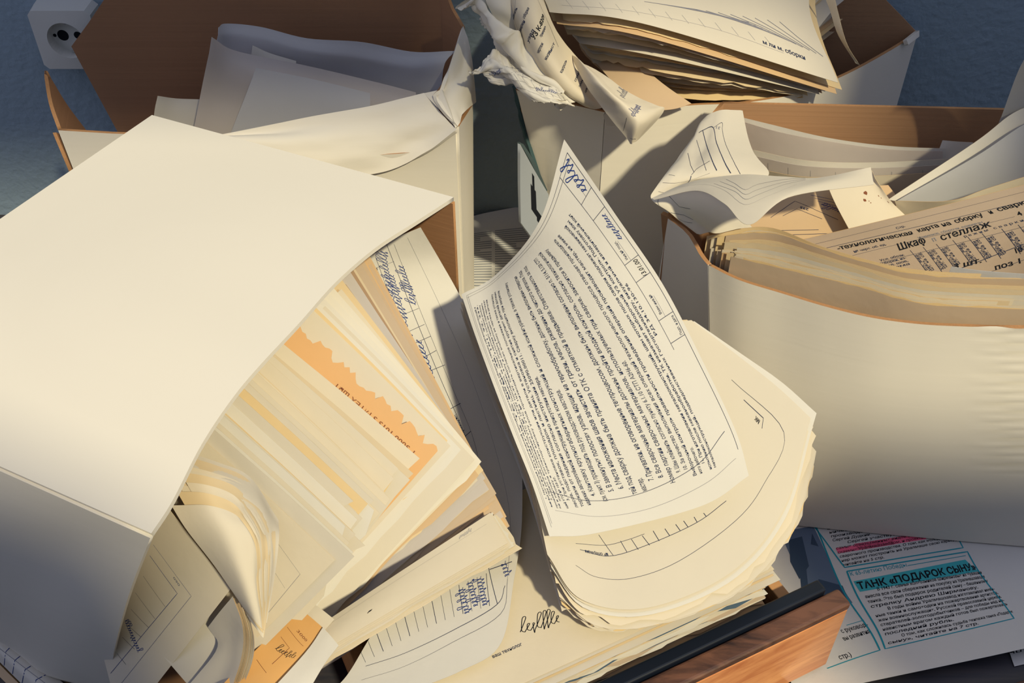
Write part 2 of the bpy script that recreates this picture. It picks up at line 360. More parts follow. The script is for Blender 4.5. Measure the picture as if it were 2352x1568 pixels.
def plaster():
    m, nt, b = new_mat('wall_plaster'); tc = node(nt, 'ShaderNodeTexCoord')
    no = node(nt, 'ShaderNodeTexNoise'); no.inputs['Scale'].default_value = 5; no.inputs['Detail'].default_value = 6; L(nt, tc.outputs['Object'], no.inputs['Vector'])
    rp = node(nt, 'ShaderNodeValToRGB'); rp.color_ramp.elements[0].color = (0.23, 0.31, 0.38, 1); rp.color_ramp.elements[1].color = (0.30, 0.39, 0.46, 1)
    L(nt, no.outputs['Fac'], rp.inputs[0]); L(nt, rp.outputs[0], b.inputs['Base Color']); b.inputs['Roughness'].default_value = 0.85
    n2 = node(nt, 'ShaderNodeTexNoise'); n2.inputs['Scale'].default_value = 95; n2.inputs['Detail'].default_value = 5; L(nt, tc.outputs['Object'], n2.inputs['Vector'])
    bp = node(nt, 'ShaderNodeBump'); bp.inputs['Strength'].default_value = 0.35; bp.inputs['Distance'].default_value = 0.006
    L(nt, n2.outputs['Fac'], bp.inputs['Height']); L(nt, bp.outputs['Normal'], b.inputs['Normal']); return m
WALL_Y = 1.225
WX0, WX1, WXM, WZ0, WZM, WZ1 = .10, 1.63, 1.20, 1.10, 1.84, 2.55
boxmesh('wall_back', (-1.7, WALL_Y, 0), (4.6, WALL_Y+0.08, 1.7), plaster(), kind='structure')
M['floor'] = wood('floor_boards', (0.020, 0.022, 0.035), (0.07, 0.06, 0.06), scale=(3, 40, 40), rough=0.5)
boxmesh('floor', (-1.7, -0.92, -0.06), (4.6, WALL_Y+0.08, 0), M['floor'], kind='structure')

# unseen wall added behind the viewer; its stepped opening shapes sun and shade
WF = -.80
def shade_wall_piece(nm, x0, x1, z0, z1): return boxmesh(nm, (x0, WF-.12, z0), (x1, WF, z1), bpy.data.materials['wall_plaster'], kind='structure')
shade_wall_piece('shade_wall', -1.7, WX0, 0, 3.0); shade_wall_piece('shade_wall', WX1, 4.6, 0, 3.0)
shade_wall_piece('shade_wall', WX0, 1.2, WZ1, 3.0); shade_wall_piece('shade_wall', 1.2, WX1, 2.78, 3.0)
shade_wall_piece('shade_wall', WX0, WXM, 0, WZ0); shade_wall_piece('shade_wall', WXM, WX1, 0, WZM)
# added unseen light blocker, slanted to shade the lying box's near side
me_ = bpy.data.meshes.new('shade_wall'); q_ = [(WX0, 1.09), (.545, 1.09), (.535, 1.765), (.31, 1.94), (WX0, 2.08)]; k_ = len(q_)
me_.from_pydata([(x, WF-.10, z) for x, z in q_]+[(x, WF-.02, z) for x, z in q_], [], [tuple(range(k_)), tuple(range(2*k_-1, k_-1, -1))]+[((i+1) % k_, i, i+k_, (i+1) % k_+k_) for i in range(k_)])
me_.materials.append(bpy.data.materials['wall_plaster']); wo_ = bpy.data.objects.new('shade_wall', me_); COL.objects.link(wo_); wo_['kind'] = 'structure'
w = bpy.data.worlds.new('daylight'); SC.world = w; w.use_nodes = True
bg = w.node_tree.nodes['Background']; bg.inputs[0].default_value = (0.50, 0.52, 0.68, 1); bg.inputs[1].default_value = 0.82
sun = bpy.data.lights.new('sun', 'SUN'); sun.energy = 3.5; sun.angle = math.radians(3.0); sun.color = (1.0, 0.89, 0.60)
so = bpy.data.objects.new('sun', sun); COL.objects.link(so)
to_sun = Vector((0.42, -0.66, 0.78)); so.rotation_euler = to_sun.to_track_quat('Z', 'Y').to_euler()
vs = SC.view_settings; vs.view_transform = 'Standard'; vs.look = 'None'; vs.gamma = 1; vs.exposure = 0.08; vs.use_curve_mapping = False

# ------------------------------------------------------------------ power socket on the wall
pl = flat('socket_plastic', (0.62, 0.62, 0.58), rough=0.35, spec=0.4); dk = flat('socket_hole', (0.01, 0.012, 0.016))
c0 = PY(170, 70, WALL_Y); sk = empty('power_socket', (c0[0], WALL_Y, c0[2]), 'white square surface-mounted power socket on the blue wall', 'power socket')
import bmesh
def bm_obj(name, bm, mat, parent, smooth=False):
    me = bpy.data.meshes.new(name); bm.to_mesh(me); bm.free(); me.materials.append(mat)
    if smooth: me.polygons.foreach_set('use_smooth', [True]*len(me.polygons))
    o = bpy.data.objects.new(name, me); COL.objects.link(o)
    if parent is not None: o.parent = parent; o['_w'] = [float(x) for x in world_of(parent)]
    return o
def ring_plate(S, r, d, n=40):
    """square cover with a round hole, standing d out of the wall (towards -y)"""
    bm = bmesh.new(); inner = []; outer = []; back = []; wellb = []
    for k in range(n):
        a = 2*math.pi*(k+.5)/n; ca, sa = math.cos(a), math.sin(a); q = S/2/max(abs(ca), abs(sa))
        inner.append(bm.verts.new((r*ca, -d, r*sa))); outer.append(bm.verts.new((q*ca, -d+.001, q*sa))); back.append(bm.verts.new((q*1.05*ca, 0, q*1.05*sa))); wellb.append(bm.verts.new((r*.94*ca, -d+.016, r*.94*sa)))
    for k in range(n):
        j = (k+1) % n
        bm.faces.new((inner[k], inner[j], outer[j], outer[k])); bm.faces.new((outer[k], outer[j], back[j], back[k])); bm.faces.new((inner[j], inner[k], wellb[k], wellb[j]))
    bm.faces.new(wellb)
    bmesh.ops.recalc_face_normals(bm, faces=bm.faces)
    return bm
bm_obj('cover', ring_plate(0.078, 0.0235, 0.030), pl, sk)
def disc_bm(r, x, y, z, d, n=24):
    bm = bmesh.new(); bmesh.ops.create_cone(bm, cap_ends=True, segments=n, radius1=r, radius2=r, depth=d)
    for v in bm.verts: v.co = Vector((v.co.x+x, v.co.z+y, v.co.y+z))
    return bm
for hx, hr in ((-0.0095, 0.0072), (0.0095, 0.005)): bm_obj('pin_hole', disc_bm(hr, hx, -0.0136, 0.0, 0.001), dk, sk)
for hz in (-0.019, 0.019): bm_obj('earth_clip', disc_bm(0.0022, 0, -0.017, hz, 0.004), flat('clip_metal', (0.4, 0.4, 0.4), 0.3, .6), sk)
for sx in (-0.02, 0.02): bm_obj('screw_slot', disc_bm(0.0022, sx, -0.0137, 0.0, 0.0012), dk, sk)

# ------------------------------------------------------------------ box lying on its side, mouth towards the middle of the picture
ZA = 0.34
T1, T2, T3 = W(350, 268, ZA), W(1042, 457, ZA), W(350, 1228, ZA); T4 = T1+T3-T2
dn = lambda P, z: np.array([P[0], P[1], z])
bxA = empty('cardboard_box', dn((T1+T2+T3+T4)/4, 0), 'large white cardboard box lying on its side, mouth spilling fanned documents', 'cardboard box')
mouth = [(1042, 457, ZA), (958, 516, ZA+.002), (866, 580, ZA+.004), (775, 662, ZA+.006), (688, 762, ZA+.007), (605, 852, ZA+.008), (540, 928, ZA+.007), (468, 1032, ZA+.005), (400, 1158, ZA+.002), (350, 1228, ZA)]
mouth = [W(*p) for p in mouth]
back = [T1*(1-k/9)+T4*k/9 for k in range(10)]
rows = [[b*(1-s)+m*s+np.array([0, 0, .010*math.sin(math.pi*k/9)*math.sin(math.pi*min(1, s*.8))]) for k, (b, m) in enumerate(zip(back, mouth))] for s in (0, .34, .67, 1)]
# rows run from the closed end to the mouth; columns from the far side to the near side
boxtop = (M['boxwhite'], M['boxbrown'], M['boxwhite'])
panel('top_panel', [[r[9-k] for k in range(10)] for r in rows], bxA, nu=48, nv=8, mats=boxtop)
# near side: upper edge T4 - T3, lower edge on the floor, the cut edge slants back
nl = [T3, W(345, 1240, .335), PT((318, 1310, .295)), PT((290, 1400, .235)), PT((264, 1500, .175)), PT((236, 1600, .10)), PT((226, 1650, .02))]
def on_near(px, py):                      # the place on the upright plane through T3 and T4
    r = ray(px, py); n = np.cross(T4-T3, [0, 0, 1]); t = np.dot(n, T3-np.array([0, 0, CH]))/np.dot(n, r); return np.array([0, 0, CH])+r*t
cut = [on_near(*p) for p in ((350, 1230), (322, 1306), (294, 1392), (268, 1490), (246, 1575), (215, 1690))]
cut[-1][2] = 0.006
rowsn = []
for k, c in enumerate(cut):
    z = c[2]; l = dn(T4, z); rowsn.append([l*(1-s)+c*s+np.array([-.40, -.92, 0])*.010*math.sin(math.pi*s)*math.sin(math.pi*min(1, k/5)) for s in (0, .33, .66, 1)])
panel('near_panel', rowsn, bxA, nu=16, nv=20, mats=(M['boxwhite'], M['boxbrown'], M['boxwhite']), amp=.0035, folds=7, seed=11)
panel('far_panel', [[dn(T1, ZA-.004), dn(T2, ZA-.004)], [dn(T1, .006), dn(T2, .006)]], bxA, mats=(M['boxbrown'], M['boxwhite'], M['rimbrown']), nu=6, nv=6)
panel('closed_end', [[dn(T1, ZA-.006), dn(T4, ZA-.006)], [dn(T1, .006), dn(T4, .006)]], bxA, mats=(M['boxwhite'], M['boxbrown'], M['rimbrown']), nu=6, nv=6)
panel('bottom_panel', [[dn(T4, .003), dn(T1, .003)], [dn(T3, .003), dn(T2, .003)]], bxA, mats=(M['boxbrown'], M['boxwhite'], M['rimbrown']), nu=6, nv=6)

# ------------------------------------------------------------------ box at the back wall beside the socket (open, flaps up)
FL = .97; BK = 1.17
bxL = empty('cardboard_box', (-.29, 1.06, 0), 'tall open white box by the wall socket, brown inside, crumpled front flap', 'cardboard box')
pl0, pr0 = PY(135, 297, FL), PY(1050, 290, FL)
r1 = PY(1085, 250, 1.05); bl, br = PY(165, 105, BK), PY(1010, 60, BK)
z0 = .006; BRN = (M['boxbrown'], M['boxwhite'], M['rimbrown']); WHT = (M['boxwhite'], M['boxbrown'], M['rimbrown'], M['boxwhite'])
panel('front_panel', [[pl0, PY(265, 305, FL), PY(525, 312, FL), ('w', -.22, FL, .255), ('w', -.10, FL, .262), ('w', -.062, FL, .288)], [('w', -.487, FL, z0), ('w', -.44, FL, z0), ('w', -.33, FL, z0), ('w', -.22, FL, z0), ('w', -.10, FL, z0), ('w', -.062, FL, z0)]], bxL, nu=16, nv=8, mats=WHT, smooth=False)
# crumpled flap leaning back from the front edge
panel('front_flap', [[('Y', 512, 308, .975), ('Y', 700, 271, .992), ('Y', 850, 245, 1.0), ('Y', 930, 226, 1.003), ('Y', 975, 215, 1.005)],
                     [('Y', 512, 322, .964), ('Y', 700, 335, .966), ('Y', 860, 318, .972), ('Y', 950, 285, .98), ('Y', 1012, 258, .986)],
                     [('Y', 512, 345, .962), ('Y', 700, 404, .962), ('Y', 870, 398, .962), ('Y', 975, 352, .962), ('Y', 1047, 297, .963)]], bxL, nu=44, nv=18, mats=(M['boxwhite'], M['boxbrown'], M['boxwhite']), amp=.0022, folds=24, seed=5)
panel('corner_flap', [[('Y', 1015, 205, 1.0), ('Y', 1038, 135, 1.06), ('Y', 1062, 62, 1.12)], [('Y', 1010, 240, .985), ('Y', 1062, 190, 1.03), ('Y', 1083, 120, 1.09)], [('Y', 1049, 293, .968), ('Y', 1068, 255, 1.0), ('Y', 1086, 235, 1.052)]], bxL, nu=16, nv=12, mats=(M['boxwhite'], M['boxbrown'], M['boxwhite']), amp=.003, seed=3)
panel('gusset_flap', [[('Y', 975, 215, 1.005), ('Y', 1016, 206, 1.0)], [('Y', 1048, 290, .968), ('Y', 1049, 292, .9675)]], bxL, nu=6, nv=8, mats=(M['boxwhite'], M['boxbrown'], M['boxwhite']), smooth=False)
panel('right_panel', [[pr0, PY(1068, 262, 1.005), PY(1086, 235, 1.05), ('w', -.075, BK, .30)], [('w', -.062, FL, z0), ('w', -.056, 1.005, z0), ('w', -.052, 1.05, z0), ('w', -.085, BK, z0)]], bxL, nu=10, nv=8, mats=WHT, smooth=False)
# the raised back panel: its left corner is cut off; drawn as strips from the left edge to the right
tb = .46
cols_top = [PY(165, 105, BK), PY(205, 50, BK), PY(252, -20, BK), PY(285, -70, BK), ('w', -.35, BK, tb), ('w', -.2, BK, tb), PY(1010, -60, BK), PY(1040, 20, 1.15), PY(1064, 62, 1.125)]
cols_bot = [('w', -.487, BK, z0), ('w', -.465, BK, z0), ('w', -.44, BK, z0), ('w', -.42, BK, z0), ('w', -.35, BK, z0), ('w', -.2, BK, z0), ('w', -.089, BK, z0), ('w', -.082, 1.15, z0), ('w', -.075, 1.125, z0)]
panel('back_panel', [cols_top, cols_bot], bxL, nu=32, nv=14, mats=BRN, smooth=False)
panel('left_panel', [[('w', -.505, FL+.002, .285), ('w', -.505, 1.06, .215), ('w', -.505, BK, .15)], [('w', -.487, FL+.002, z0), ('w', -.487, 1.06, z0), ('w', -.487, BK, z0)]], bxL, nu=8, nv=6, mats=BRN, smooth=False)
panel('left_flap', [[('Y', 104, 163, 1.0), ('Y', 107, 168, 1.0)], [('Y', 116, 235, .99), ('Y', 150, 240, 1.03)], [('Y', 137, 297, .972), ('Y', 196, 302, 1.06)]], bxL, nu=6, nv=12, mats=BRN)
# ------------------------------------------------------------------ the big box of drawings at the right of the picture
RZ = .29
bxR = empty('cardboard_box', (.36, .84, 0), 'big white box with a bowed front, packed with yellowed sheets and drawings', 'cardboard box')
rimf = [W(1630, 607, .288), W(1700, 641, .287), W(1800, 672, .286), W(1900, 702, .286), W(2000, 726, .286), W(2100, 740, .286), W(2200, 746, .287), W(2352, 749, .288), W(2480, 745, .289)]
botf = [W(1640, 1180, .006), W(1710, 1190, .006), W(1800, 1200, .006), W(1900, 1210, .006), W(2000, 1220, .006), W(2100, 1229, .006), W(2200, 1238, .006), W(2352, 1251, .006), W(2480, 1262, .006)]
botf = [np.array([b[0], b[1], .006]) for b in botf]
midf = [a*.5+b*.5+np.array([-.06, -.25, 0])*.05*math.sin(math.pi*min(1, k/8)) for k, (a, b) in enumerate(zip(rimf, botf))]
# stamped ripples of crushed flutes beside the frame edge
C = net([rimf, midf, botf], 90, 60)
uu = np.linspace(0, 1, 91)[None, :]; vv = np.linspace(0, 1, 61)[:, None]
msk = np.clip((uu-.775)/.07+.18*np.sin(vv*70), 0, 1)*np.clip((.62-vv)/.06, 0, 1)
C = C+normals(C)*(msk*.0017*np.sin(vv*2*math.pi*26+.6*np.sin(uu*60)))[..., None]
shell('front_panel', C, .004, (M['boxspeck'], M['boxtan'], M['rimbrown'], M['boxspeck']), bxR)
rcl = W(1538, 500, .29)
bfl = np.array([.150, .822, .006])
panel('front_corner_panel', [[rcl, W(1582, 535, .292), W(1612, 585, .289), rimf[0]], [bfl, bfl*.66+botf[0]*.34, bfl*.33+botf[0]*.67, botf[0]]], bxR, nu=8, nv=8, mats=WHT)
bkl, bkr = W(1660, 235, .306), W(2310, 250, .306)
panel('back_panel', [[bkl, bkr, np.array([.66, .985, .306])], [np.array([bkl[0], bkl[1], .006]), np.array([bkr[0], bkr[1], .006]), np.array([.66, .985, .006])]], bxR, nu=16, nv=8, mats=(M['boxtan'], M['boxwhite'], M['rimbrown']), smooth=False)
lf = [rcl, W(1560, 400, .294), W(1600, 312, .302), bkl]
panel('side_panel', [lf, [np.array([p[0], p[1], .006]) for p in lf]], bxR, nu=10, nv=8, mats=(M['boxtan'], M['boxwhite'], M['rimbrown']))
re = [np.array([.66, .985, .306]), np.array([.62, .8, .29]), rimf[-1]]
panel('end_panel', [re, [np.array([p[0], p[1], .006]) for p in re]], bxR, nu=8, nv=6, mats=(M['boxtan'], M['boxwhite'], M['rimbrown']), smooth=False)
panel('base_panel', [[np.array([bkl[0], bkl[1], .004]), np.array([.66, .985, .004])], [botf[0]*1.0, botf[-1]*1.0]], bxR, nu=4, nv=4, mats=(M['boxtan'], M['boxwhite'], M['rimbrown']), smooth=False)
# narrow flap hanging down outside the corner
panel('corner_flap', [[W(1521, 488, .288), W(1541, 497, .289)], [W(1526, 570, .232), W(1545, 575, .232)], [W(1536, 665, .17), W(1550, 668, .172)], [W(1548, 760, .11), W(1558, 760, .112)]], bxR, nu=4, nv=12, mats=(M['boxtan'], M['boxtan'], M['rimbrown']))

# ------------------------------------------------------------------ box against the wall behind it, heaped with yellowed sheets
bxB = empty('cardboard_box', (.22, 1.12, 0), 'white box standing against the wall, heaped with yellowed sheets and crumpled paper', 'cardboard box')
A1, A2, A3 = W(1188, 205, .29), W(1390, 256, .29), W(1585, 240, .29)
panel('front_panel', [[A1, W(1290, 232, .289), A2], [np.array([.072, 1.062, .006]), np.array([.09, 1.036, .006]), np.array([.107, 1.012, .006])]], bxB, nu=10, nv=10, mats=WHT)
panel('front_corner_panel', [[A2, W(1490, 252, .289), A3, W(1700, 236, .289)], [np.array([A2[0], A2[1], .006]), np.array([.155, 1.016, .006]), np.array([A3[0], A3[1], .006]), np.array([.26, 1.038, .006])]], bxB, nu=14, nv=8, mats=WHT)
rr = [W(1700, 236, .289), W(1830, 213, .289), W(1940, 170, .29), ('Y', 2040, 116, 1.15), ('Y', 2104, 76, 1.195)]
rr = [PT(p) for p in rr]
panel('side_panel', [rr, [np.array([p[0], p[1], .006]) for p in rr]], bxB, nu=18, nv=8, mats=WHT)
bkB = [('Y', 2104, 72, 1.197), ('Y', 2070, 36, 1.199), ('Y', 2030, -5, 1.2), ('Y', 1960, -75, 1.2), ('Y', 1800, -130, 1.2), ('Y', 1500, -130, 1.2), ('Y', 1260, -100, 1.19)]
bkB = [PT(p) for p in bkB]
panel('back_panel', [bkB[::-1], [np.array([p[0], p[1], .006]) for p in bkB[::-1]]], bxB, nu=20, nv=10, mats=(M['boxtan'], M['boxwhite'], M['rimbrown']), smooth=False)
ll = [np.array([bkB[-1][0], bkB[-1][1], .29]), A1]
panel('end_panel', [ll, [np.array([.09, 1.19, .006]), np.array([.072, 1.062, .006])]], bxB, nu=6, nv=8, mats=(M['boxtan'], M['boxwhite'], M['rimbrown']))
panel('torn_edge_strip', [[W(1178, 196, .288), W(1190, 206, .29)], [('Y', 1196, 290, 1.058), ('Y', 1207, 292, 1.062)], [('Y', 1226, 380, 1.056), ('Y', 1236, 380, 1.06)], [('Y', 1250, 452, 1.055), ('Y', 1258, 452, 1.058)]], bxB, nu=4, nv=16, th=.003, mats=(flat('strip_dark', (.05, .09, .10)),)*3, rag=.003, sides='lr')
panel('corner_tip', [[('Y', 2078, 92, 1.165), ('Y', 2107, 70, 1.196)], [('Y', 2082, 104, 1.163), ('Y', 2107, 84, 1.194)]], bxB, nu=4, nv=4, th=.005, mats=(M['boxwhite'],)*3)

# ------------------------------------------------------------------ small carton with a black printed mark in the gap
M['boxshade'] = board('cardboard_shade_tint', (0.34, 0.37, 0.42), scale=(3, 3, 230), dark=.03, bump=.03)  # the gap's blue shade put into the carton's base colour
cb = empty('small_carton', (.05, 1.05, 0), 'small shade-tinted carton with black printed mark standing in the gap between boxes', 'carton')
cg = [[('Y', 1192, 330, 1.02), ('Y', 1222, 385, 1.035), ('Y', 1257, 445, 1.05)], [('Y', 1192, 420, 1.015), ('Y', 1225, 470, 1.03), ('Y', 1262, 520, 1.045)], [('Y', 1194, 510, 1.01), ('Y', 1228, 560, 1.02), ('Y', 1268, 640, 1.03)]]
o, G = panel('side_panel', cg, cb, nu=8, nv=8, mats=(M['boxshade'], M['boxbrown'], M['boxshade']))
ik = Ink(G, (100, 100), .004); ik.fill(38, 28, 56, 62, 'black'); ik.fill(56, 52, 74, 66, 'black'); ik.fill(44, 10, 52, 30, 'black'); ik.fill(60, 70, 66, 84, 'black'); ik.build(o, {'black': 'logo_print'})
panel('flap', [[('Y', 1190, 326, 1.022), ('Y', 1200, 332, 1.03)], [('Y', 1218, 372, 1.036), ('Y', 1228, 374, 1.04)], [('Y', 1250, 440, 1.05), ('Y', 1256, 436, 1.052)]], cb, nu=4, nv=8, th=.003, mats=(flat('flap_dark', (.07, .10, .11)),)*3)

# ------------------------------------------------------------------ pulled-out drawer
DZ = .11
dR, dF = W(1914, 1352, DZ), W(1951, 1393, DZ-.004)
a = np.array([.898, .440, 0]); b = np.array([-.440, .898, 0])       # along the front, into the drawer
dw = empty('drawer', (.15, .45, 0), 'pulled-out wooden drawer with reddish grained front and black lip, filled with papers', 'drawer')
M['woodface'] = wood('drawer_veneer', (0.55, 0.18, 0.06), (0.88, 0.40, 0.16), scale=(9, 9, 70), rough=0.32, coat=.2)
M['woodtop'] = wood('drawer_edge', (0.030, 0.016, 0.014), (0.17, 0.075, 0.045), scale=(14, 60, 60), rough=0.4)
M['lip'] = flat('drawer_lip', (0.006, 0.010, 0.020), rough=.35, spec=.4)
M['ply'] = wood('plywood', (0.42, 0.19, 0.07), (0.66, 0.36, 0.15), scale=(4, 4, 420), rough=.6)
fr = dF-a*.40                                     # front lower corner line runs along a
wdt = float(np.dot(dR-dF, b))
frame_block('front_panel', fr, a, b, .40, wdt*.96, 0.012, DZ-.008, M['woodface'], dw, bevel=.0015)
frame_block('front_top_edge', fr-b*.0006+a*.0, a, b, .401, wdt*.97, DZ-.008, DZ+.0015, M['woodtop'], dw, bevel=.003)
frame_block('front_lip', fr+b*wdt*.97-a*.004, a, b, .392, .012, .02, DZ+.006, M['lip'], dw, bevel=.002)
frame_block('side_board', dF+b*(wdt+.0125)-a*.045, a, b, .012, .195, 0.012, DZ-.012, M['ply'], dw, bevel=.001)
frame_block('side_board', dF+b*(wdt+.0125)-a*.40, a, b, .012, .195, 0.012, DZ-.012, M['ply'], dw, bevel=.001)
frame_block('back_board', dF+b*(wdt+.196)-a*.388, a, b, .343, .012, 0.012, DZ-.012, M['ply'], dw)
frame_block('bottom_board', dF+b*(wdt+.0125)-a*.388, a, b, .343, .1835, 0.004, 0.012, M['ply'], dw)

# ------------------------------------------------------------------ newspapers on the floor
def PXYpage(ctrl_px, z=.002): return [[(x, y, zz if len(r) else z) for (x, y, zz) in r] for r in ctrl_px]
# page whose lower border is curled up a little; top border lies under the big box
o, ik = sheet('newspaper', [[(1640, 1130, .003), (1800, 1105, .003), (2060, 1068, .003), (2310, 1035, .003)],
                            [(1690, 1250, .003), (1850, 1222, .003), (2110, 1178, .003), (2330, 1142, .003)],
                            [(1740, 1390, .003), (1905, 1360, .003), (2170, 1310, .004), (2375, 1272, .004)],
                            [(1790, 1500, .003), (1970, 1465, .005), (2240, 1412, .008), (2440, 1374, .008)],
                            [(1830, 1600, .006), (2010, 1562, .012), (2290, 1503, .018), (2500, 1455, .018)]],
              'news', 'newspaper page with a teal-framed article and pink highlighted lines beside the drawer', 'newspaper', nu=40, nv=40, page=(300, 300))
NEWS = (o, ik)
o, ik2 = sheet('newspaper', [[(2215, 1245, .0015), (2520, 1180, .0015)], [(2290, 1420, .0015), (2620, 1350, .0015)], [(2330, 1530, .0015), (2680, 1450, .0015)]][::1], 'news', 'newspaper page with large upside-down headline beneath the teal-framed page', 'newspaper', nu=16, nv=16, page=(300, 300))
NEWS2 = (o, ik2)
o, ik3 = sheet('newspaper', [[(1060, 503, .004), (1130, 486, .012), (1225, 472, .012), (1330, 478, .006)], [(1060, 560, .003), (1130, 552, .003), (1225, 545, .003), (1330, 540, .003)], [(1060, 640, .003), (1130, 640, .003), (1230, 640, .003), (1330, 640, .003)], [(1060, 760, .003), (1130, 760, .003), (1230, 760, .003), (1330, 760, .003)]], 'news', 'newspaper spread on the floor in the gap between the open boxes', 'newspaper', nu=20, nv=24, page=(200, 220))
NEWS3 = (o, ik3)
# plank edge at the very corner
bo = empty('wooden_board', W(2330, 1590, 0), 'dark wooden board at the bottom corner past the newspaper', 'board')
P = W(2240, 1610, 0.0); frame_block('plank', P, np.array([.95, .31, 0]), np.array([.31, -.95, 0]), .5, .08, 0.001, .012, M['woodtop'], bo, bevel=.002)
# ------------------------------------------------------------------ newspaper printing
o, ik = NEWS
# page units: find where picture points fall on the page, so the columns stand where they stand
def page_xy(ik, px, py):
    G = ik.G; nv, nu = G.shape[0]-1, G.shape[1]-1
    d = G-np.array([0, 0, CH]); f = np.array([0, cp, -sp]); u_ = np.array([0, sp, cp]); dep = d@f
    X = 1176+F*d[..., 0]/dep; Y = 784-F*(d@u_)/dep
    best = None
    for j in range(nv):
        for i in range(nu):
            x0, y0 = X[j, i], Y[j, i]; ax, ay = X[j, i+1]-x0, Y[j, i+1]-y0; bx, by = X[j+1, i]-x0, Y[j+1, i]-y0
            det = ax*by-ay*bx
            if abs(det) < 1e-9: continue
            s = ((px-x0)*by-(py-y0)*bx)/det; t = (ax*(py-y0)-ay*(px-x0))/det
            e = max(-s, s-1, -t, t-1, 0)
            if best is None or e < best[0]: best = (e, (i+s)/nu*ik.page[0], (j+t)/nv*ik.page[1])
    return np.array([best[1], best[2]]) if not ik.flip else np.array([ik.page[0]-best[1], best[2]])
def article(ik, TL, TR, BR, BL, lines, m='black', bold=.006, hfrac=.78, shear=0, mats=None, x0=0.0, x1=1.0):
    """set lines of type in a picture quadrilateral: each line between the two sides"""
    TL, TR, BR, BL = [page_xy(ik, *p) for p in (TL, TR, BR, BL)]
    n = len(lines)
    for k, s in enumerate(lines):
        if not s: continue
        full = not s.endswith('\n'); s = s.rstrip('\n'); ind = len(s)-len(s.lstrip()); s = s.lstrip()
        t = (k+.8)/n; A = TL+(BL-TL)*t; B = TR+(BR-TR)*t; d = B-A; ln = np.hypot(*d); u_ = d/ln; lh = np.hypot(*(BL-TL))/n
        i0 = ind*.055*ln; A2 = A+u_*i0; ang = math.atan2(d[1], d[0])
        h = lh*hfrac
        if full: ik.text(s, A2[0], A2[1], h, ln-i0, m, bold, shear, ang)
        else: ik.text(s, A2[0], A2[1], h, None, m, bold, shear, ang, sx=1.0)
    return TL, TR, BR, BL
def quadline(ik, pts, w, m): ik.line([page_xy(ik, *p) for p in pts], w, m)
def quadfill(ik, pts, m, n=10, lift=.00012):
    q = [page_xy(ik, *p) for p in pts]; V = []
    for j in range(n+1):
        for i in range(n+1):
            s, t = i/n, j/n; V.append((q[0]*(1-s)+q[1]*s)*(1-t)+(q[3]*(1-s)+q[2]*s)*t)
    V = ik.map(np.array(V), lift); I = lambda j, i: j*(n+1)+i
    ik.add(m, V, [(I(j, i), I(j+1, i), I(j+1, i+1), I(j, i+1)) for j in range(n) for i in range(n)])
quadfill(ik, [(1960, 1335), (2217, 1285), (2247, 1312), (1975, 1359)], 'tealfill')
article(ik, (1962, 1338), (2234, 1289), (2245, 1312), (1976, 1357), ['ТАНК «ПОДАРОК СЫНУ»'], bold=.03, hfrac=1.0)
article(ik, (1950, 1310), (2082, 1288), (2084, 1304), (1954, 1326), ['К 65-летию Победы'], m='teal', bold=0)
article(ik, (1978, 1352), (2250, 1309), (2335, 1416), (2040, 1482), ['  В 1943 г. семья колхозников Ширмановых из Чувашии', 'внесла все свои сбережения на покупку на Уралмашзаводе', 'танка. Это был подарок родителей сыну – башенному', 'стрелку Андрею Ширманову.\n', '  В годы войны Уралмашзавод изготавливал имен-', 'ные танки и самоходки на пожертвования артистов,', 'жен военнослужащих, Русской православной церкви,', 'старателей-золотодобытчиков – для победы над не-', 'навистным врагом каждый готов был пожертвовать', 'последний рубль.\n', '  О том, как сложилась судьба экипажа танка «Подарок', 'сыну», читайте на 7 стр.\n'], bold=.012, shear=.18, hfrac=.80)
article(ik, (1893, 1202), (2160, 1165), (2206, 1250), (1938, 1302), ['На Уралмашзаводе работает', 'молодых инженеров, выпускников тех-', 'нических нормативных документов,', 'производственных и монтажных цехов', 'Сергей Дудкин.\n', '  Сергей участвует в разработке новых', 'самых ответственных видов оборудования, выпу-', 'скаемых Уралмашзаводом, и проектах модернизации', 'сварочного производства. О том, как молодой инже-', 'нер может построить на Уралмаше свою карьеру,', 'читайте на 5 стр.\n'], bold=.012, shear=.18, hfrac=.80)
quadfill(ik, [(1962, 1249), (2120, 1224), (2128, 1238), (1970, 1263)], 'pink', lift=.00016); quadfill(ik, [(1919, 1259), (2050, 1238), (2055, 1250), (1925, 1271)], 'pink', lift=.00016)
quadline(ik, [(1869, 1208), (1940, 1303), (2212, 1258), (2190, 1215)], 1.3, 'teal')
quadline(ik, [(1945, 1312), (2222, 1267), (2329, 1420), (2033, 1490), (1945, 1312)], 1.5, 'teal')
quadline(ik, [(2085, 1299), (2218, 1276)], .8, 'teal')
quadline(ik, [(1872, 1205), (2021, 1493), (1900, 1535)], 1.5, 'teal')
quadline(ik, [(1944, 1436), (1984, 1424)], .8, 'teal')
article(ik, (1930, 1440), (1990, 1425), (2002, 1456), (1940, 1475), ['с руковод-', 'вы развития'], bold=.008, hfrac=.72)
article(ik, (1925, 1502), (1952, 1494), (1958, 1510), (1930, 1518), ['стр.)'], bold=.008, hfrac=.9)
quadfill(ik, [(1790, 1222), (1868, 1208), (1958, 1384), (1880, 1402)], 'photomid')
for q in ([(1812, 1240), (1842, 1232), (1858, 1300), (1836, 1330), (1815, 1290)], [(1836, 1300), (1850, 1290), (1856, 1345), (1840, 1352)], [(1880, 1330), (1935, 1345), (1950, 1380), (1890, 1395), (1872, 1360)], [(1865, 1225), (1880, 1255), (1862, 1250)]):
    ik.poly([page_xy(ik, *p) for p in q], 'photo', lift=.0002)
ik.build(o)
o, ik = NEWS2
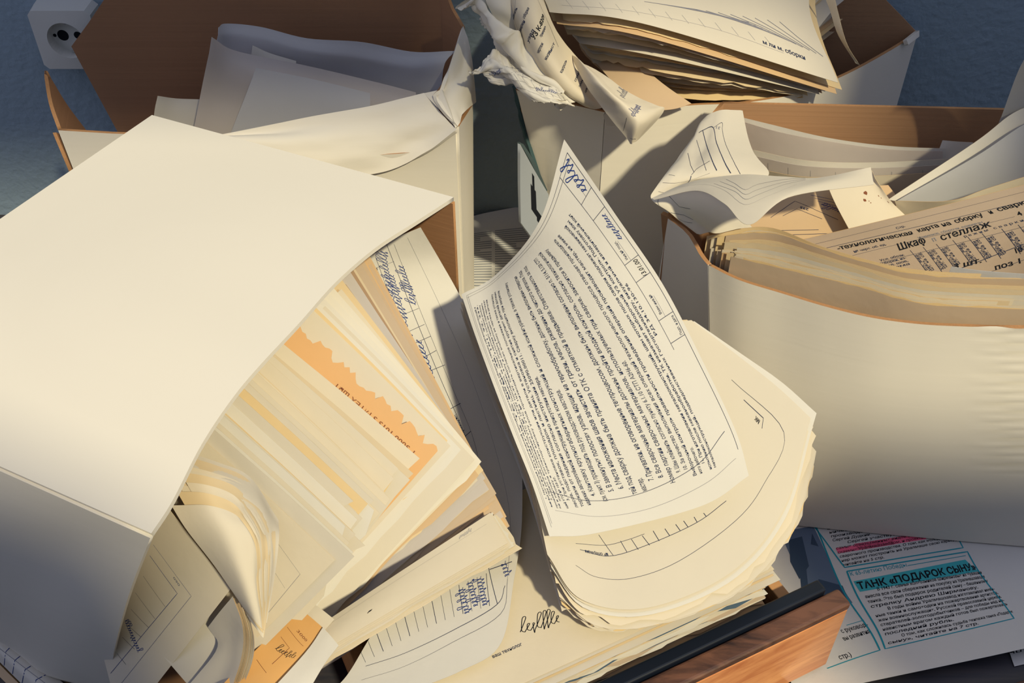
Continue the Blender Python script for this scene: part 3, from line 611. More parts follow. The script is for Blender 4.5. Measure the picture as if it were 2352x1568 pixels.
for (x, y, s, h) in ((2352, 1262, 'Московский', 12), (2352, 1288, 'пишет', 13), (2352, 1306, 'киоски', 12), (2352, 1498, 'О. Ильин', 15)):
    pass
for (tl, tr, s, dh) in (((2306, 1262), (2420, 1240), 'МОСКВА', 20), ((2322, 1283), (2430, 1262), 'ПИШУТ', 20), ((2334, 1304), (2440, 1283), 'КНИГИ', 20), ((2276, 1503), (2400, 1478), 'О. ИЛЬИН', 22)):
    A = page_xy(ik, *tl); B = page_xy(ik, *tr); d = A-B; ik.text(s, B[0], B[1], 13, np.hypot(*d), 'black', .01, 0, math.atan2(d[1], d[0]))
ik.build(o)
o, ik = NEWS3
rr_ = random.Random(4)
for c in range(3):
    for k in range(34):
        x = 8+c*64; y = 52+k*4.6; ik.line([(x, y), (x+58*rr_.choice([1, 1, 1, .6]), y)], 2.2, 'newsgrey')
ik.build(o, {'newsgrey': 'column_lettering'})
# ------------------------------------------------------------------ heap in the box against the wall
BAk = [[('w', .10, 1.185, .300), ('w', .24, 1.185, .302), ('w', .40, 1.185, .300)], [(1340, 130, .287), (1560, 150, .289), (1800, 165, .291)], [(1410, 195, .276), (1600, 232, .278), (1815, 216, .282)]]
BBk = [[('w', .08, 1.18, .43), ('w', .24, 1.185, .44), ('w', .38, 1.185, .415)], [(1250, -45, .400), (1480, -50, .412), (1845, 5, .372)], [(1272, 40, .378), (1480, 66, .388), (1900, 186, .312)]]
gl = 'yellowed sheets heaped in the box against the wall'
def curve3(P):    # bow the near edge
    return P
stack('heaped_sheet', BAk, BBk, 50, ['yellow', 'creamy', 'yellow', 'tan', 'cream', 'yellow'], 'yellowed sheet in the heap filling the box against the wall', gl, jit=.004, rag=.004, sides='lrb', seed=91, nu=26, nv=10, ends=.012, loose=.012)
BT2 = [[('w', .075, 1.178, .445), ('w', .24, 1.186, .453), ('w', .385, 1.186, .426)], [(1246, -52, .409), (1480, -57, .421), (1858, 0, .380)], [(1262, 28, .387), (1480, 55, .397), (1925, 190, .318)]]
o, ik = sheet('report_sheet', BT2, 'cream', 'pale printed report sheet on top of the yellowed heap against the wall', 'printed sheet', nu=40, nv=30, page=(297, 130))
REPT = (o, ik)
sheet('report_sheet', [[(1880, -40, .40), (1912, -30, .40)], [(1905, 20, .375), (1925, 28, .375)], [(1925, 80, .35), (1945, 100, .345)], [(1965, 145, .318), (1975, 150, .315)]], 'cream', 'narrow pale sheets standing at the end of the heap by the brown box wall', 'paper sheet', nu=6, nv=16)
# printed sheet sliding out over the corner
PS = [[(1150, -60, .42), (1200, -60, .425), (1240, -20, .415)], [(1172, 20, .39), (1222, 40, .395), (1268, 45, .385)], [(1205, 120, .355), (1262, 130, .36), (1310, 115, .35)], [(1270, 200, .325), (1330, 205, .325), (1362, 175, .32)], [(1345, 244, .303), (1385, 248, .302), (1402, 240, .302)]]
o, ik = sheet('printed_sheet', PS, 'cream', 'curled printed sheet sliding over the box corner beside the yellowed heap', 'printed sheet', nu=20, nv=44, page=(90, 210), amp=.002, seed=4)
PSH = (o, ik)
sheet('white_sheet', [[(1100, -60, .43), (1160, -70, .43)], [(1120, 10, .40), (1182, 15, .395)], [(1150, 70, .37), (1196, 85, .362)]], 'white', 'white sheet standing up behind the crumpled paper at the picture top', 'paper sheet', nu=8, nv=12, amp=.002)
# crumpled paper: a twisted spike and a spread-out skirt
sheet('crumpled_paper', [[(1076, 4, .40), (1080, 2, .40), (1086, 6, .40)], [(1095, 35, .385), (1110, 28, .392), (1122, 30, .385)], [(1108, 70, .37), (1135, 62, .380), (1165, 75, .368)], [(1125, 118, .35), (1160, 95, .365), (1200, 90, .355)], [(1150, 150, .338), (1190, 140, .35), (1235, 140, .342)], [(1190, 170, .332), (1240, 180, .34), (1290, 190, .326)], [(1250, 205, .322), (1300, 220, .322), (1330, 235, .306)]], 'white', 'crumpled squared paper twisted into a spike beside the wall gap', 'crumpled paper', nu=40, nv=90, amp=.008, fine=.0010, folds=26, seed=14, rag=.003, page=(80, 230))
o, ik = sheet('crumpled_paper', [[(1083, 168, .345), (1128, 112, .358), (1165, 118, .352), (1230, 150, .342)], [(1088, 173, .342), (1140, 150, .352), (1200, 160, .348), (1270, 190, .334)], [(1100, 178, .338), (1160, 180, .342), (1225, 205, .336), (1300, 225, .320)], [(1128, 190, .332), (1185, 205, .33), (1255, 240, .322), (1325, 246, .306)]], 'white', 'crumpled squared paper spread like a skirt over the box edge', 'crumpled paper', nu=70, nv=44, amp=.006, fine=.0010, folds=24, seed=15, rag=.004, page=(170, 90))
SKIRT = (o, ik)
# folded envelope and rolled sheet over the front corner
sheet('tan_folder', [[(1372, 148, .318), (1420, 120, .330), (1455, 135, .328)], [(1420, 200, .312), (1470, 180, .320), (1520, 190, .318)], [(1500, 255, .300), (1550, 250, .300), (1588, 238, .300)]], 'tan', 'tan folder corner lying over the front edge of the box against the wall', 'folder', nu=14, nv=16)
o, ik = sheet('rolled_sheet', [[(1310, 125, .345), (1328, 135, .350), (1350, 152, .345)], [(1340, 190, .332), (1385, 195, .345), (1430, 195, .335)], [(1385, 250, .315), (1440, 245, .33), (1505, 238, .318)], [(1420, 295, .30), (1470, 285, .315), (1525, 255, .308)], [(1446, 332, .286), (1455, 330, .288), (1468, 318, .29)]], 'cream', 'rolled cream sheet with pointed end hanging over the box front corner', 'rolled sheet', nu=24, nv=40, amp=.002, folds=8, seed=19, page=(70, 130))
ROLL = (o, ik)
sheet('paper_scrap', [[(1385, 262, .302), (1430, 262, .304)], [(1392, 288, .288), (1425, 290, .29)]], 'cream', 'small folded scrap under the rolled sheet on the box corner', 'paper scrap', nu=6, nv=6)
# ------------------------------------------------------------------ papers in the tall box by the socket
sheet('tracing_sheet', [[('Y', 498, 62, 1.10), ('Y', 520, 54, 1.11), ('Y', 600, 62, 1.115), ('Y', 705, 88, 1.11), ('Y', 830, 97, 1.105), ('Y', 950, 119, 1.10), ('Y', 1046, 118, 1.085)], [('Y', 490, 130, 1.09), ('Y', 520, 125, 1.10), ('Y', 600, 130, 1.10), ('Y', 705, 150, 1.10), ('Y', 830, 160, 1.10), ('Y', 940, 175, 1.09), ('Y', 1020, 170, 1.075)], [('Y', 480, 330, 1.07), ('Y', 520, 330, 1.08), ('Y', 600, 330, 1.08), ('Y', 705, 330, 1.08), ('Y', 830, 330, 1.08), ('Y', 930, 330, 1.07), ('Y', 1000, 320, 1.05)]], 'vellum', 'bluish tracing paper standing rearmost in the tall box by the socket', 'tracing paper', nu=40, nv=20, amp=.003, folds=8, seed=33)
sheet('folded_sheet', [[('Y', 485, 84, 1.06), ('Y', 540, 116, 1.075), ('Y', 700, 150, 1.075), ('Y', 850, 185, 1.07), ('Y', 955, 212, 1.055)], [('Y', 468, 180, 1.05), ('Y', 540, 200, 1.06), ('Y', 700, 230, 1.06), ('Y', 850, 260, 1.05), ('Y', 960, 270, 1.04)], [('Y', 440, 320, 1.035), ('Y', 540, 330, 1.04), ('Y', 700, 340, 1.04), ('Y', 850, 350, 1.03), ('Y', 960, 350, 1.03)]], 'mauve', 'pinkish folded sheet standing before the tracing paper in the tall box', 'folded sheet', nu=30, nv=20, amp=.002, seed=34)
sheet('folded_sheet', [[('Y', 588, 156, 1.045), ('Y', 720, 182, 1.05), ('Y', 850, 214, 1.045)], [('Y', 560, 230, 1.03), ('Y', 710, 250, 1.035), ('Y', 850, 270, 1.03)], [('Y', 520, 330, 1.015), ('Y', 700, 340, 1.02), ('Y', 850, 340, 1.02)]], 'vellum', 'bluish folded inner sheet with pale crease nearest the crumpled flap', 'folded sheet', nu=16, nv=12)
sheet('white_slip', [[('Y', 580, 104, 1.09), ('Y', 620, 122, 1.092), ('Y', 680, 140, 1.09)], [('Y', 570, 180, 1.08), ('Y', 620, 180, 1.08), ('Y', 680, 190, 1.08)]], 'white', 'small white slip poking up between tracing paper and pinkish folded sheet', 'paper slip', nu=8, nv=6)
sheet('white_slip', [[('Y', 362, 220, 1.07), ('Y', 405, 226, 1.08), ('Y', 460, 228, 1.08)], [('Y', 354, 262, 1.06), ('Y', 400, 270, 1.07), ('Y', 455, 275, 1.07)], [('Y', 350, 340, 1.05), ('Y', 400, 340, 1.06), ('Y', 450, 340, 1.06)]], 'white', 'low curled white sheet by the brown wall in the tall box', 'paper sheet', nu=10, nv=10)
# ------------------------------------------------------------------ fanned documents spilling out of the lying box
INW = np.array([.40, .917, 0])
def fan_key(m, c, e):
    m, c, e = PT(m), PT(c), PT(e); f = e+(m-c)+INW*.014; return [[m, m*.5+c*.5+np.array([0, 0, .002]), c], [(m+f)/2, (m+c+e+f)/4, (c+e)/2], [f, (e+f)/2, e]]
K0 = fan_key((330, 1095, 0.3120), (530, 1352, 0.2620), (330, 1600, 0.1350))
K1 = fan_key((440, 985, 0.3151), (770, 1285, 0.2580), (470, 1585, 0.1460))
K2 = fan_key((590, 820, 0.3179), (905, 1115, 0.2500), (560, 1540, 0.1420))
K3 = fan_key((640, 765, 0.3179), (975, 1050, 0.2440), (640, 1450, 0.1510))
Ko = fan_key((682, 735, 0.3188), (1010, 1030, 0.2425), (650, 1440, 0.1520))
Ko2 = fan_key((708, 702, 0.3184), (1032, 1022, 0.2380), (665, 1425, 0.1540))
K4 = fan_key((762, 660, 0.3180), (1090, 1082, 0.2170), (740, 1430, 0.1440))
K5 = fan_key((815, 605, 0.3160), (1130, 1150, 0.1970), (770, 1440, 0.1370))
K7 = fan_key((840, 585, 0.3128), (1163, 1222, 0.1780), (740, 1500, 0.1200))
KM = lambda A, B, t: [[p*(1-t)+q*t for p, q in zip(r1_, r2_)] for r1_, r2_ in zip(A, B)]
_m, _c, _e = PT((326, 1088, .314)), PT((530, 1352, .242)), PT((340, 1596, .112)); _f = _e+_m-_c+INW*.012; _x = (_e-_c)*.36; _e = _e+_x; _f = _f+_x*.2+INW*.012
K0L = [[_m, (_m+_c)/2, _c], [(_m+_f)/2, (_m+_c+_e+_f)/4, (_c+_e)/2], [_f, (_e+_f)/2, _e]]
o, ik = sheet('form_sheet', K0L, 'cream', 'nearest fanned sheet with blue ruled frame and handwriting, beside the lying box side', 'form sheet', nu=20, nv=24, page=(210, 297))
SHEET_L = (o, ik)
_c, _e, _f = K1[0][2], K1[2][2], K1[2][0]; _x = (_e-_c)*.10+INW*.012
K1L = [K1[0], K1[1], [p+_x for p in K1[2]]]
o, ik = sheet('form_sheet', K1L, 'cream', 'fanned sheet with a thin pencil frame under the crumpled yellow sheets', 'form sheet', nu=20, nv=24)
SHEET_F = (o, ik)
gl = 'yellowed document sheets fanned out of the lying box mouth'
lab = 'yellowed document sheet on edge in the fan spilling from the lying box'
stack('document_sheet', KM(K1, K2, .03), KM(K2, K3, -.15), 26, ['cream', 'cream', 'creamy', 'white', 'cream', 'yellow', 'white'], lab, gl, jit=.0055, rag=.009, sides='rb', seed=21, nu=14, nv=10, amp=.0006, loose=.010)
stack('document_sheet', K2, KM(K3, Ko, -.4), 8, ['cream', 'creamy', 'cream', 'yellow'], lab, gl, jit=.003, rag=.007, sides='rb', seed=22, nu=14, nv=10, amp=.0006, loose=.008)
o, ik = sheet('orange_card', Ko, 'orange', 'orange card with torn edge and typed numbers standing up within the fan', 'card', nu=48, nv=20, rag=.007, sides='t', seed=9)
CARD_O = (o, ik)
stack('document_sheet', Ko2, KM(Ko2, K4, .9), 26, ['cream', 'white', 'cream', 'creamy', 'yellow', 'white'], lab, gl, jit=.0055, rag=.009, sides='rb', seed=23, nu=14, nv=10, amp=.0008, loose=.008)
stack('document_sheet', K4, KM(K5, K7, -.08), 13, ['tan', 'mauve', 'cream', 'brown', 'mauve', 'yellow', 'creamy'], lab, gl, jit=.005, rag=.006, sides='rb', seed=24, nu=14, nv=10, amp=.0006, loose=.012)
stack('browned_sheet', K5, K7, 10, ['tan', 'brown', 'mauve', 'tan', 'creamy'], 'browned sheet curled in the lower rolled part of the fan', 'browned rolled sheets under the fan', jit=.005, rag=.006, sides='rb', seed=25, nu=14, nv=10, amp=.0006, loose=.003)
# the long form that lies against the far side and curls down under the whole bundle
right = [(905, 1600, .162), (1060, 1540, .162), (1150, 1478, .162), (1180, 1335, .163), (1199, 1190, .167), (1190, 1005, .190), (1130, 835, .220), (1062, 690, .243), (1012, 600, .275), (966, 522, .318)]
left = [(700, 1610, .161), (780, 1570, .160), (840, 1480, .159), (900, 1370, .158), (950, 1220, .155), (945, 1040, .176), (890, 880, .206), (840, 760, .235), (800, 670, .261), (770, 600, .285)]
mid = [tuple(np.array(l)*.5+np.array(r)*.5) for l, r in zip(left, right)]
o, ik = sheet('long_form', [left, mid, right], 'white', 'long ruled form with blue handwriting curling round behind and under the fan', 'form sheet', nu=80, nv=20, page=(420, 150))
LONG = (o, ik)
# flat booklet in front
BA = [[(735, 1440, 0.1840), (930, 1310, 0.1930), (1128, 1180, 0.2010)], [(660, 1520, 0.1830), (880, 1380, 0.1910), (1150, 1218, 0.1980)], [(575, 1600, 0.1820), (860, 1430, 0.1890), (1168, 1250, 0.1950)]]
BB = [[(735, 1450, 0.1730), (930, 1320, 0.1810), (1140, 1186, 0.1890)], [(665, 1530, 0.1730), (890, 1390, 0.1800), (1165, 1225, 0.1860)], [(600, 1615, 0.1730), (880, 1446, 0.1790), (1192, 1262, 0.1840)]]
stack('booklet_sheet', BB, BA, 13, ['white', 'cream', 'cream'], 'cream sheet in the thin flat pile lying in front of the fan', 'sheets of the flat pile before the fan', jit=.0025, rag=.004, sides='rb', seed=31, nu=14, nv=6, ends=.004)
BT = [[tuple(np.array(p)+np.array([-2, -3, .0016])) for p in r] for r in BA]
o, ik = sheet('booklet_sheet', BT, 'cream', 'blank top sheet of the flat pile before the fan, with a small ink blot', 'paper sheet', nu=16, nv=6, page=(250, 70))
ik.scribble(112, 44, 5, 3, 'black', .8, seed=4); ik.line([(0, 14), (240, 14)], .25, 'faint'); ik.scribble(205, 9, 18, 5, 'faint', .5, seed=8); ik.build(o)
# cards at the bottom border
o, ik = sheet('index_card', [[(700, 1372, 0.1920), (735, 1396, 0.1920), (768, 1422, 0.1900)], [(590, 1480, 0.1820), (650, 1500, 0.1820), (712, 1488, 0.1840)], [(470, 1610, 0.1720), (560, 1640, 0.1720), (640, 1600, 0.1740)]], 'cream', 'pale notched card lying below the bright fan edge', 'card', nu=10, nv=12)
o, ik = sheet('index_card', [[(688, 1395, 0.1955), (722, 1424, 0.1955), (752, 1450, 0.1955)], [(590, 1490, 0.1880), (650, 1530, 0.1880), (690, 1530, 0.1880)], [(470, 1615, 0.1800), (570, 1640, 0.1800), (620, 1620, 0.1800)]], 'orange', 'orange ruled card with a signature, lying below the bright fan edge', 'card', nu=12, nv=16, page=(60, 150))
CARD_B = (o, ik)
o, ik = sheet('index_card', [[(742, 1440, 0.1980), (758, 1458, 0.1980), (778, 1482, 0.1970)], [(700, 1500, 0.1940), (720, 1520, 0.1940), (742, 1530, 0.1940)], [(590, 1620, 0.1870), (640, 1640, 0.1870), (690, 1620, 0.1870)]], 'white', 'white card with rounded corner resting on the orange ruled card', 'card', nu=10, nv=12)
# crumpled yellow sheets between the two front forms
lc = 'crumpled sheets tucked behind the nearest form'
ca = [[(400, 1150, .319), (470, 1150, .325), (530, 1170, .319), (560, 1200, .312)], [(440, 1215, .307), (510, 1215, .315), (570, 1230, .308), (590, 1260, .299)], [(500, 1300, .283), (545, 1310, .292), (580, 1330, .286), (595, 1345, .277)], [(560, 1395, .258), (580, 1418, .262), (596, 1436, .259), (604, 1444, .256)]]
cb = [[(425, 1040, .314), (500, 1065, .314), (575, 1100, .303), (632, 1185, .284)], [(450, 1100, .314), (530, 1130, .314), (600, 1180, .300), (636, 1230, .284)], [(500, 1200, .297), (560, 1220, .296), (615, 1270, .284), (630, 1310, .270)], [(560, 1390, .252), (585, 1412, .256), (602, 1432, .253), (609, 1444, .250)]]
stack('crumpled_sheet', cb, ca, 9, ['creamy', 'cream', 'yellow', 'creamy'], 'pale curled sheet in the twisted bunch behind the nearest form', lc, 'crumpled sheet', jit=.004, seed=43, nu=22, nv=22)
SA = [[(478, 1440, .200), (505, 1405, .228), (533, 1372, .254)], [(500, 1485, .190), (530, 1460, .212), (556, 1440, .236)], [(448, 1556, .158), (512, 1536, .180), (552, 1512, .205)], [(372, 1640, .128), (455, 1626, .140), (518, 1610, .172)]]
SB = [[(500, 1462, .186), (540, 1430, .214), (570, 1405, .246)], [(515, 1510, .178), (552, 1490, .196), (584, 1470, .224)], [(460, 1572, .150), (530, 1554, .172), (576, 1530, .196)], [(388, 1650, .120), (475, 1636, .130), (538, 1618, .164)]]
stack('curled_sheet', SB, SA, 9, ['cream', 'creamy', 'yellow'], 'narrow curled sheet edge showing under the nearest form corner', 'curled sheets under the nearest form', jit=.0012, seed=44, nu=10, nv=18)

# rolled drawing and cardboard strip on the floor along the lying box
o, ik = sheet('rolled_drawing', [[(-40, 1408, .030), (60, 1496, .028), (190, 1606, .024)], [(-42, 1428, .036), (48, 1514, .034), (170, 1622, .030)], [(-46, 1452, .034), (36, 1532, .032), (150, 1636, .026)], [(-50, 1468, .016), (26, 1546, .014), (130, 1648, .010)]], 'white', 'rolled drawing with blue lines on the floor along the lying box', 'rolled drawing', nu=24, nv=12, page=(160, 30))
for k in range(9): ik.line([(8+k*18, 1), (2+k*18, 15), (10+k*18, 29)], .9, 'pen')
ik.line([(2, 20), (158, 9)], .5, 'grey'); ik.build(o, {'pen': 'drawn_line_marking'})
sheet('cardboard_strip', [[(-60, 1462, .0075), (24, 1548, .0075), (120, 1640, .0075)], [(-66, 1486, .004), (14, 1566, .004), (100, 1652, .004)]], 'tan', 'brown cardboard strip on the floor beside the rolled drawing', 'cardboard strip', nu=8, nv=4, th=.003)
# ------------------------------------------------------------------ papers standing level with the drawer front
def DP(al, be, z): q = dF-a*al+b*(wdt+be); return np.array([q[0], q[1], z])
gA = lambda z, o=0: [[DP(.372, .186+o, z), DP(.21, .186+o, z), DP(.062, .186+o, z)], [DP(.372, .10, z), DP(.21, .10, z), DP(.062, .10, z)], [DP(.372, .018, z), DP(.21, .018, z), DP(.062, .018, z)]]
dm = ['cream', 'white', 'cream', 'yellow', 'creamy', 'tan', 'bluepaper', 'white']
stack('drawer_sheet', gA(.014), gA(.086), 26, ['cream', 'white', 'creamy'], 'paper sheet in the pile filling the wooden drawer', 'sheets piled in the drawer', jit=.0015, seed=51, nu=10, nv=4)
stack('drawer_sheet', gA(.088), gA(.150), 44, dm, 'paper sheet in the pile filling the wooden drawer', 'sheets piled in the drawer', jit=.0022, rag=.006, sides='rb', seed=52, nu=16, nv=5, ends=.004, loose=.006)
o, ik = sheet('drawer_sheet', gA(.1525), 'cream', 'topmost sheet in the drawer, with a signature and typed line', 'paper sheet', nu=24, nv=16, page=(310, 168))
DTOP = (o, ik)
# ------------------------------------------------------------------ pile draped over the drawer, long typed page curling up
S2 = [[(1257, 1275, .212), (1217, 1100, .237), (1132, 880, .265), (1064, 690, .284)], [(1335, 1378, .188), (1310, 1180, .212), (1240, 950, .248), (1170, 740, .272)],
      [(1490, 1397, .176), (1450, 1200, .2), (1400, 980, .238), (1330, 790, .263)], [(1680, 1315, .174), (1600, 1130, .205), (1530, 930, .238), (1440, 770, .263)],
      [(1800, 1170, .189), (1720, 1020, .22), (1620, 870, .25), (1530, 745, .27)], [(1862, 962, .225), (1785, 890, .24), (1690, 815, .255), (1588, 737, .272)]]
SBt = [[(1285, 1385, .168), (1212, 1130, .195), (1125, 905, .225), (1056, 705, .25)], [(1390, 1436, .162), (1310, 1230, .183), (1240, 990, .213), (1170, 770, .235)],
       [(1520, 1416, .161), (1460, 1240, .178), (1400, 1010, .2), (1330, 820, .225)], [(1700, 1340, .160), (1610, 1170, .176), (1530, 960, .2), (1440, 800, .225)],
       [(1818, 1215, .165), (1740, 1075, .182), (1620, 900, .205), (1530, 770, .228)], [(1864, 1075, .188), (1790, 945, .2), (1690, 850, .218), (1588, 765, .235)]]
up = lambda P, d: [[(q[0], q[1], q[2]+d) for q in r] for r in P]
S2, SBt = up(S2, .002), up(SBt, .002)
dr = lambda P: [[np.asarray(PT(P[r][c])) for r in range(6)] for c in (3, 2, 1, 0)]     # rows far to near, columns along the front edge
stack('pile_sheet', dr(SBt), dr(S2), 40, ['cream', 'yellow', 'creamy', 'white', 'creamy'], 'worn sheet in the sagging pile under the curled typed page', 'sheets of the sagging pile on the drawer', jit=.002, rag=.007, sides='lrb', seed=61, nu=34, nv=12, ends=.004, loose=.012)
S2t = [[tuple(np.array(p)+np.array([0, -2, .0022])) for p in r] for r in S2]
o, ik = sheet('form_sheet', S2t, 'cream', 'large ruled form topping the sagging pile, beneath the curled typed page', 'form sheet', nu=48, nv=60, page=(297, 300))
FORM2 = (o, ik)
TP = [[(1262, 1232, .2285), (1222, 1110, .2475), (1178, 1000, .266), (1128, 870, .28), (1088, 760, .29), (1060, 676, .30)],
      [(1370, 1224, .224), (1315, 1110, .243), (1255, 960, .268), (1195, 810, .290), (1155, 705, .306), (1140, 630, .318)],
      [(1610, 1162, .227), (1565, 1040, .256), (1490, 890, .289), (1400, 730, .325), (1312, 590, .357), (1238, 510, .375)],
      [(1720, 1092, .240), (1690, 990, .264), (1612, 825, .303), (1522, 652, .345), (1412, 490, .392), (1296, 320, .435)]]
o, ik = sheet('typed_page', TP, 'white', 'long page of typed numbered instructions curling up over the sagging pile', 'typed page', nu=60, nv=44, page=(297, 210))
TYPED = (o, ik)
# loose slip lying on the ruled form by the typed page's corner
# ------------------------------------------------------------------ contents of the big right-hand box
def upright(top, zb=.03, lean=(0, 0)):
    t = [PT(p) for p in top]; return [t, [np.array([p[0]+lean[0]*.5, p[1]+lean[1]*.5, (p[2]+zb)/2]) for p in t], [np.array([p[0]+lean[0], p[1]+lean[1], zb]) for p in t]]
RA = upright([(1672, 588, .303), (1790, 616, .303), (1960, 656, .302), (2130, 699, .298), (2400, 713, .298)])
RB = upright([(1625, 548, .302), (1760, 528, .312), (1900, 577, .308), (2100, 625, .302), (2400, 640, .302)])
stack('record_sheet', RA, RB, 34, ['yellow', 'tan', 'creamy', 'yellow', 'creamy', 'yellow'], 'yellowed record sheet standing in the curved row behind the bowed box front', 'record sheets standing along the bowed box front', jit=.005, rag=.0015, sides='t', seed=71, nu=30, nv=6, ends=.02)
# printed card
CARD = [[(1800, 560, .300), (1990, 515, .318), (2180, 468, .328), (2440, 402, .342)], [(1850, 640, .266), (2050, 588, .280), (2255, 540, .290), (2520, 475, .303)], [(1900, 740, .215), (2110, 690, .225), (2330, 640, .232), (2600, 570, .25)]]
o, ik = sheet('printed_card', CARD, 'card', 'printed assembly and welding card with bold handwriting, leaning behind the curved record sheets', 'printed card', nu=50, nv=30, page=(260, 120))
PCARD = (o, ik)
sheet('tracing_strip', upright([(2185, 612, .309), (2260, 622, .308), (2400, 632, .308)], .25), 'vellum', 'narrow pale tracing strip poking up between the record sheets and printed card', 'tracing strip', nu=10, nv=4)
# white sheets at the back
g = 'white sheets leaning at the back of the box of drawings'
def bk(name, top, bot, m, label, n=1, d=(0, 4, 0)):
    A = [[np.asarray(PT(p)) for p in top], [np.asarray(PT(p)) for p in bot]]
    return sheet(name, A, m, label, 'paper sheet', g, nu=24, nv=8)
bk('white_sheet', [(1690, 266, .290), (1760, 283, .287), (1900, 316, .281), (2040, 335, .275), (2172, 341, .272)], [(1690, 430, .2), (1760, 450, .2), (1900, 470, .2), (2040, 480, .2), (2172, 480, .2)], 'white', 'pale sheet leaning at the very back of the box of drawings')
bk('white_sheet', [(1696, 276, .2885), (1790, 303, .2835), (1900, 324, .279), (2040, 343, .273), (2165, 347, .271)], [(1700, 440, .195), (1790, 460, .195), (1900, 480, .195), (2040, 490, .195), (2165, 490, .195)], 'mauve', 'greyish sheet leaning just before the rearmost pale sheet')
bk('white_sheet', [(1725, 343, .272), (1850, 368, .268), (2000, 373, .265), (2192, 364, .267)], [(1725, 480, .19), (1850, 500, .19), (2000, 510, .19), (2192, 500, .19)], 'white', 'white sheet with faint ruled boxes, midway among the leaning back sheets')
o, ik = bk('white_sheet', [(1732, 358, .27), (1850, 381, .266), (2000, 386, .263), (2175, 378, .264)], [(1732, 490, .186), (1850, 510, .186), (2000, 520, .186), (2175, 510, .186)], 'mauve', 'mauve tinted sheet with faint ruled cells among the leaning back sheets')
for x in range(20, 200, 28): ik.line([(x, 20), (x, 60)], .6, 'faint')
ik.line([(5, 58), (205, 58)], .6, 'faint'); ik.build(o)
bk('white_sheet', [(1742, 388, .268), (1850, 406, .264), (2000, 404, .261), (2150, 396, .261)], [(1742, 510, .18), (1850, 530, .18), (2000, 540, .18), (2150, 530, .18)], 'creamy', 'buff sheet lowest of the leaning back sheets in the box of drawings')
sheet('white_sheet', [[(2165, 322, .278), (2198, 325, .278), (2235, 327, .278)], [(2148, 366, .258), (2180, 370, .256), (2215, 372, .256)], [(2130, 420, .23), (2165, 430, .23), (2200, 430, .23)]], 'white', 'small white slip standing by the fanned large sheets in the box of drawings', 'paper slip', nu=8, nv=8)
# large fanned sheets at the right border
sheet('large_sheet', [[(2040, 458, .285), (2240, 326, .325), (2330, 258, .345), (2420, 225, .355)], [(2080, 470, .275), (2250, 380, .30), (2340, 330, .315), (2430, 300, .325)], [(2120, 510, .25), (2260, 450, .265), (2350, 420, .275), (2440, 400, .28)]], 'white', 'large white sheet fanned out rearmost beside the printed card', 'large sheet', 'large sheets fanned beside the printed card', nu=24, nv=14)
sheet('large_sheet', [[(2060, 461, .285), (2240, 360, .318), (2352, 286, .338), (2430, 255, .345)], [(2110, 470, .275), (2260, 400, .298), (2352, 350, .312), (2440, 330, .32)], [(2150, 520, .245), (2270, 470, .262), (2360, 440, .27), (2450, 420, .28)]], 'vellum', 'bluish translucent large sheet fanned out beside the printed card', 'large sheet', 'large sheets fanned beside the printed card', nu=24, nv=14)
sheet('large_sheet', [[(2055, 461, .287), (2180, 461, .30), (2270, 432, .312), (2420, 385, .325)], [(2070, 505, .265), (2190, 500, .277), (2280, 475, .287), (2430, 430, .30)], [(2090, 560, .235), (2200, 550, .245), (2290, 530, .255), (2440, 490, .265)]], 'creamy', 'cream large sheet lowest of the fan beside the printed card', 'large sheet', 'large sheets fanned beside the printed card', nu=24, nv=14)
sheet('tall_sheet', [[(2392, 90, .44), (2450, 60, .45)], [(2345, 150, .40), (2440, 150, .40)], [(2300, 268, .335), (2430, 270, .335)], [(2270, 340, .30), (2420, 360, .29)]], 'vellum', 'tall bluish sheet sticking up behind the fanned large sheets', 'paper sheet', nu=8, nv=14)
# drawings under the flaps
o, ik = sheet('drawing_sheet', [[(1590, 470, .272), (1740, 440, .276), (1900, 432, .28), (2040, 425, .281)], [(1620, 520, .265), (1780, 500, .266), (1920, 490, .268), (2075, 470, .27)], [(1650, 575, .255), (1800, 590, .255), (1960, 580, .255), (2120, 520, .26)]], 'tan', 'buff drawing sheet with nested angle lines beneath the pointed flap sheet', 'drawing sheet', nu=30, nv=24, page=(200, 90))
DRAW = (o, ik)
o, ik = sheet('stained_sheet', [[(1900, 425, .292), (1990, 388, .300), (2012, 412, .298)], [(1920, 470, .285), (2000, 440, .289), (2045, 460, .286)], [(1960, 545, .274), (2050, 520, .272), (2085, 500, .274)]], 'cream', 'cream sheet spotted with brown stains, beside the nested angle lines', 'paper sheet', nu=16, nv=18, page=(70, 110))
STAIN = (o, ik)
CR = [[(1618, 305, .308), (1655, 268, .318), (1702, 262, .314)], [(1575, 352, .306), (1640, 335, .318), (1728, 350, .308)], [(1530, 412, .310), (1615, 398, .316), (1765, 402, .302)], [(1493, 458, .302), (1575, 440, .304), (1690, 432, .296)], [(1540, 492, .298), (1605, 495, .292), (1700, 475, .286)], [(1600, 538, .290), (1645, 535, .284), (1730, 520, .275)]]
o, ik = sheet('crumpled_drawing', CR, 'cream', 'crumpled drawing sheet with bold ink lines folded over the box corner', 'drawing sheet', nu=30, nv=50, amp=.004, folds=12, seed=81, page=(120, 200))
CRUM = (o, ik)
FLP = [[(1497, 455, .312), (1585, 418, .328), (1700, 401, .336), (1790, 405, .336), (1880, 408, .335), (2000, 384, .336)], [(1500, 457, .312), (1590, 425, .333), (1685, 430, .345), (1752, 450, .348), (1860, 425, .342), (2003, 402, .333)], [(1503, 459, .312), (1600, 438, .335), (1664, 468, .348), (1722, 516, .352), (1815, 452, .345), (2007, 424, .33)]]
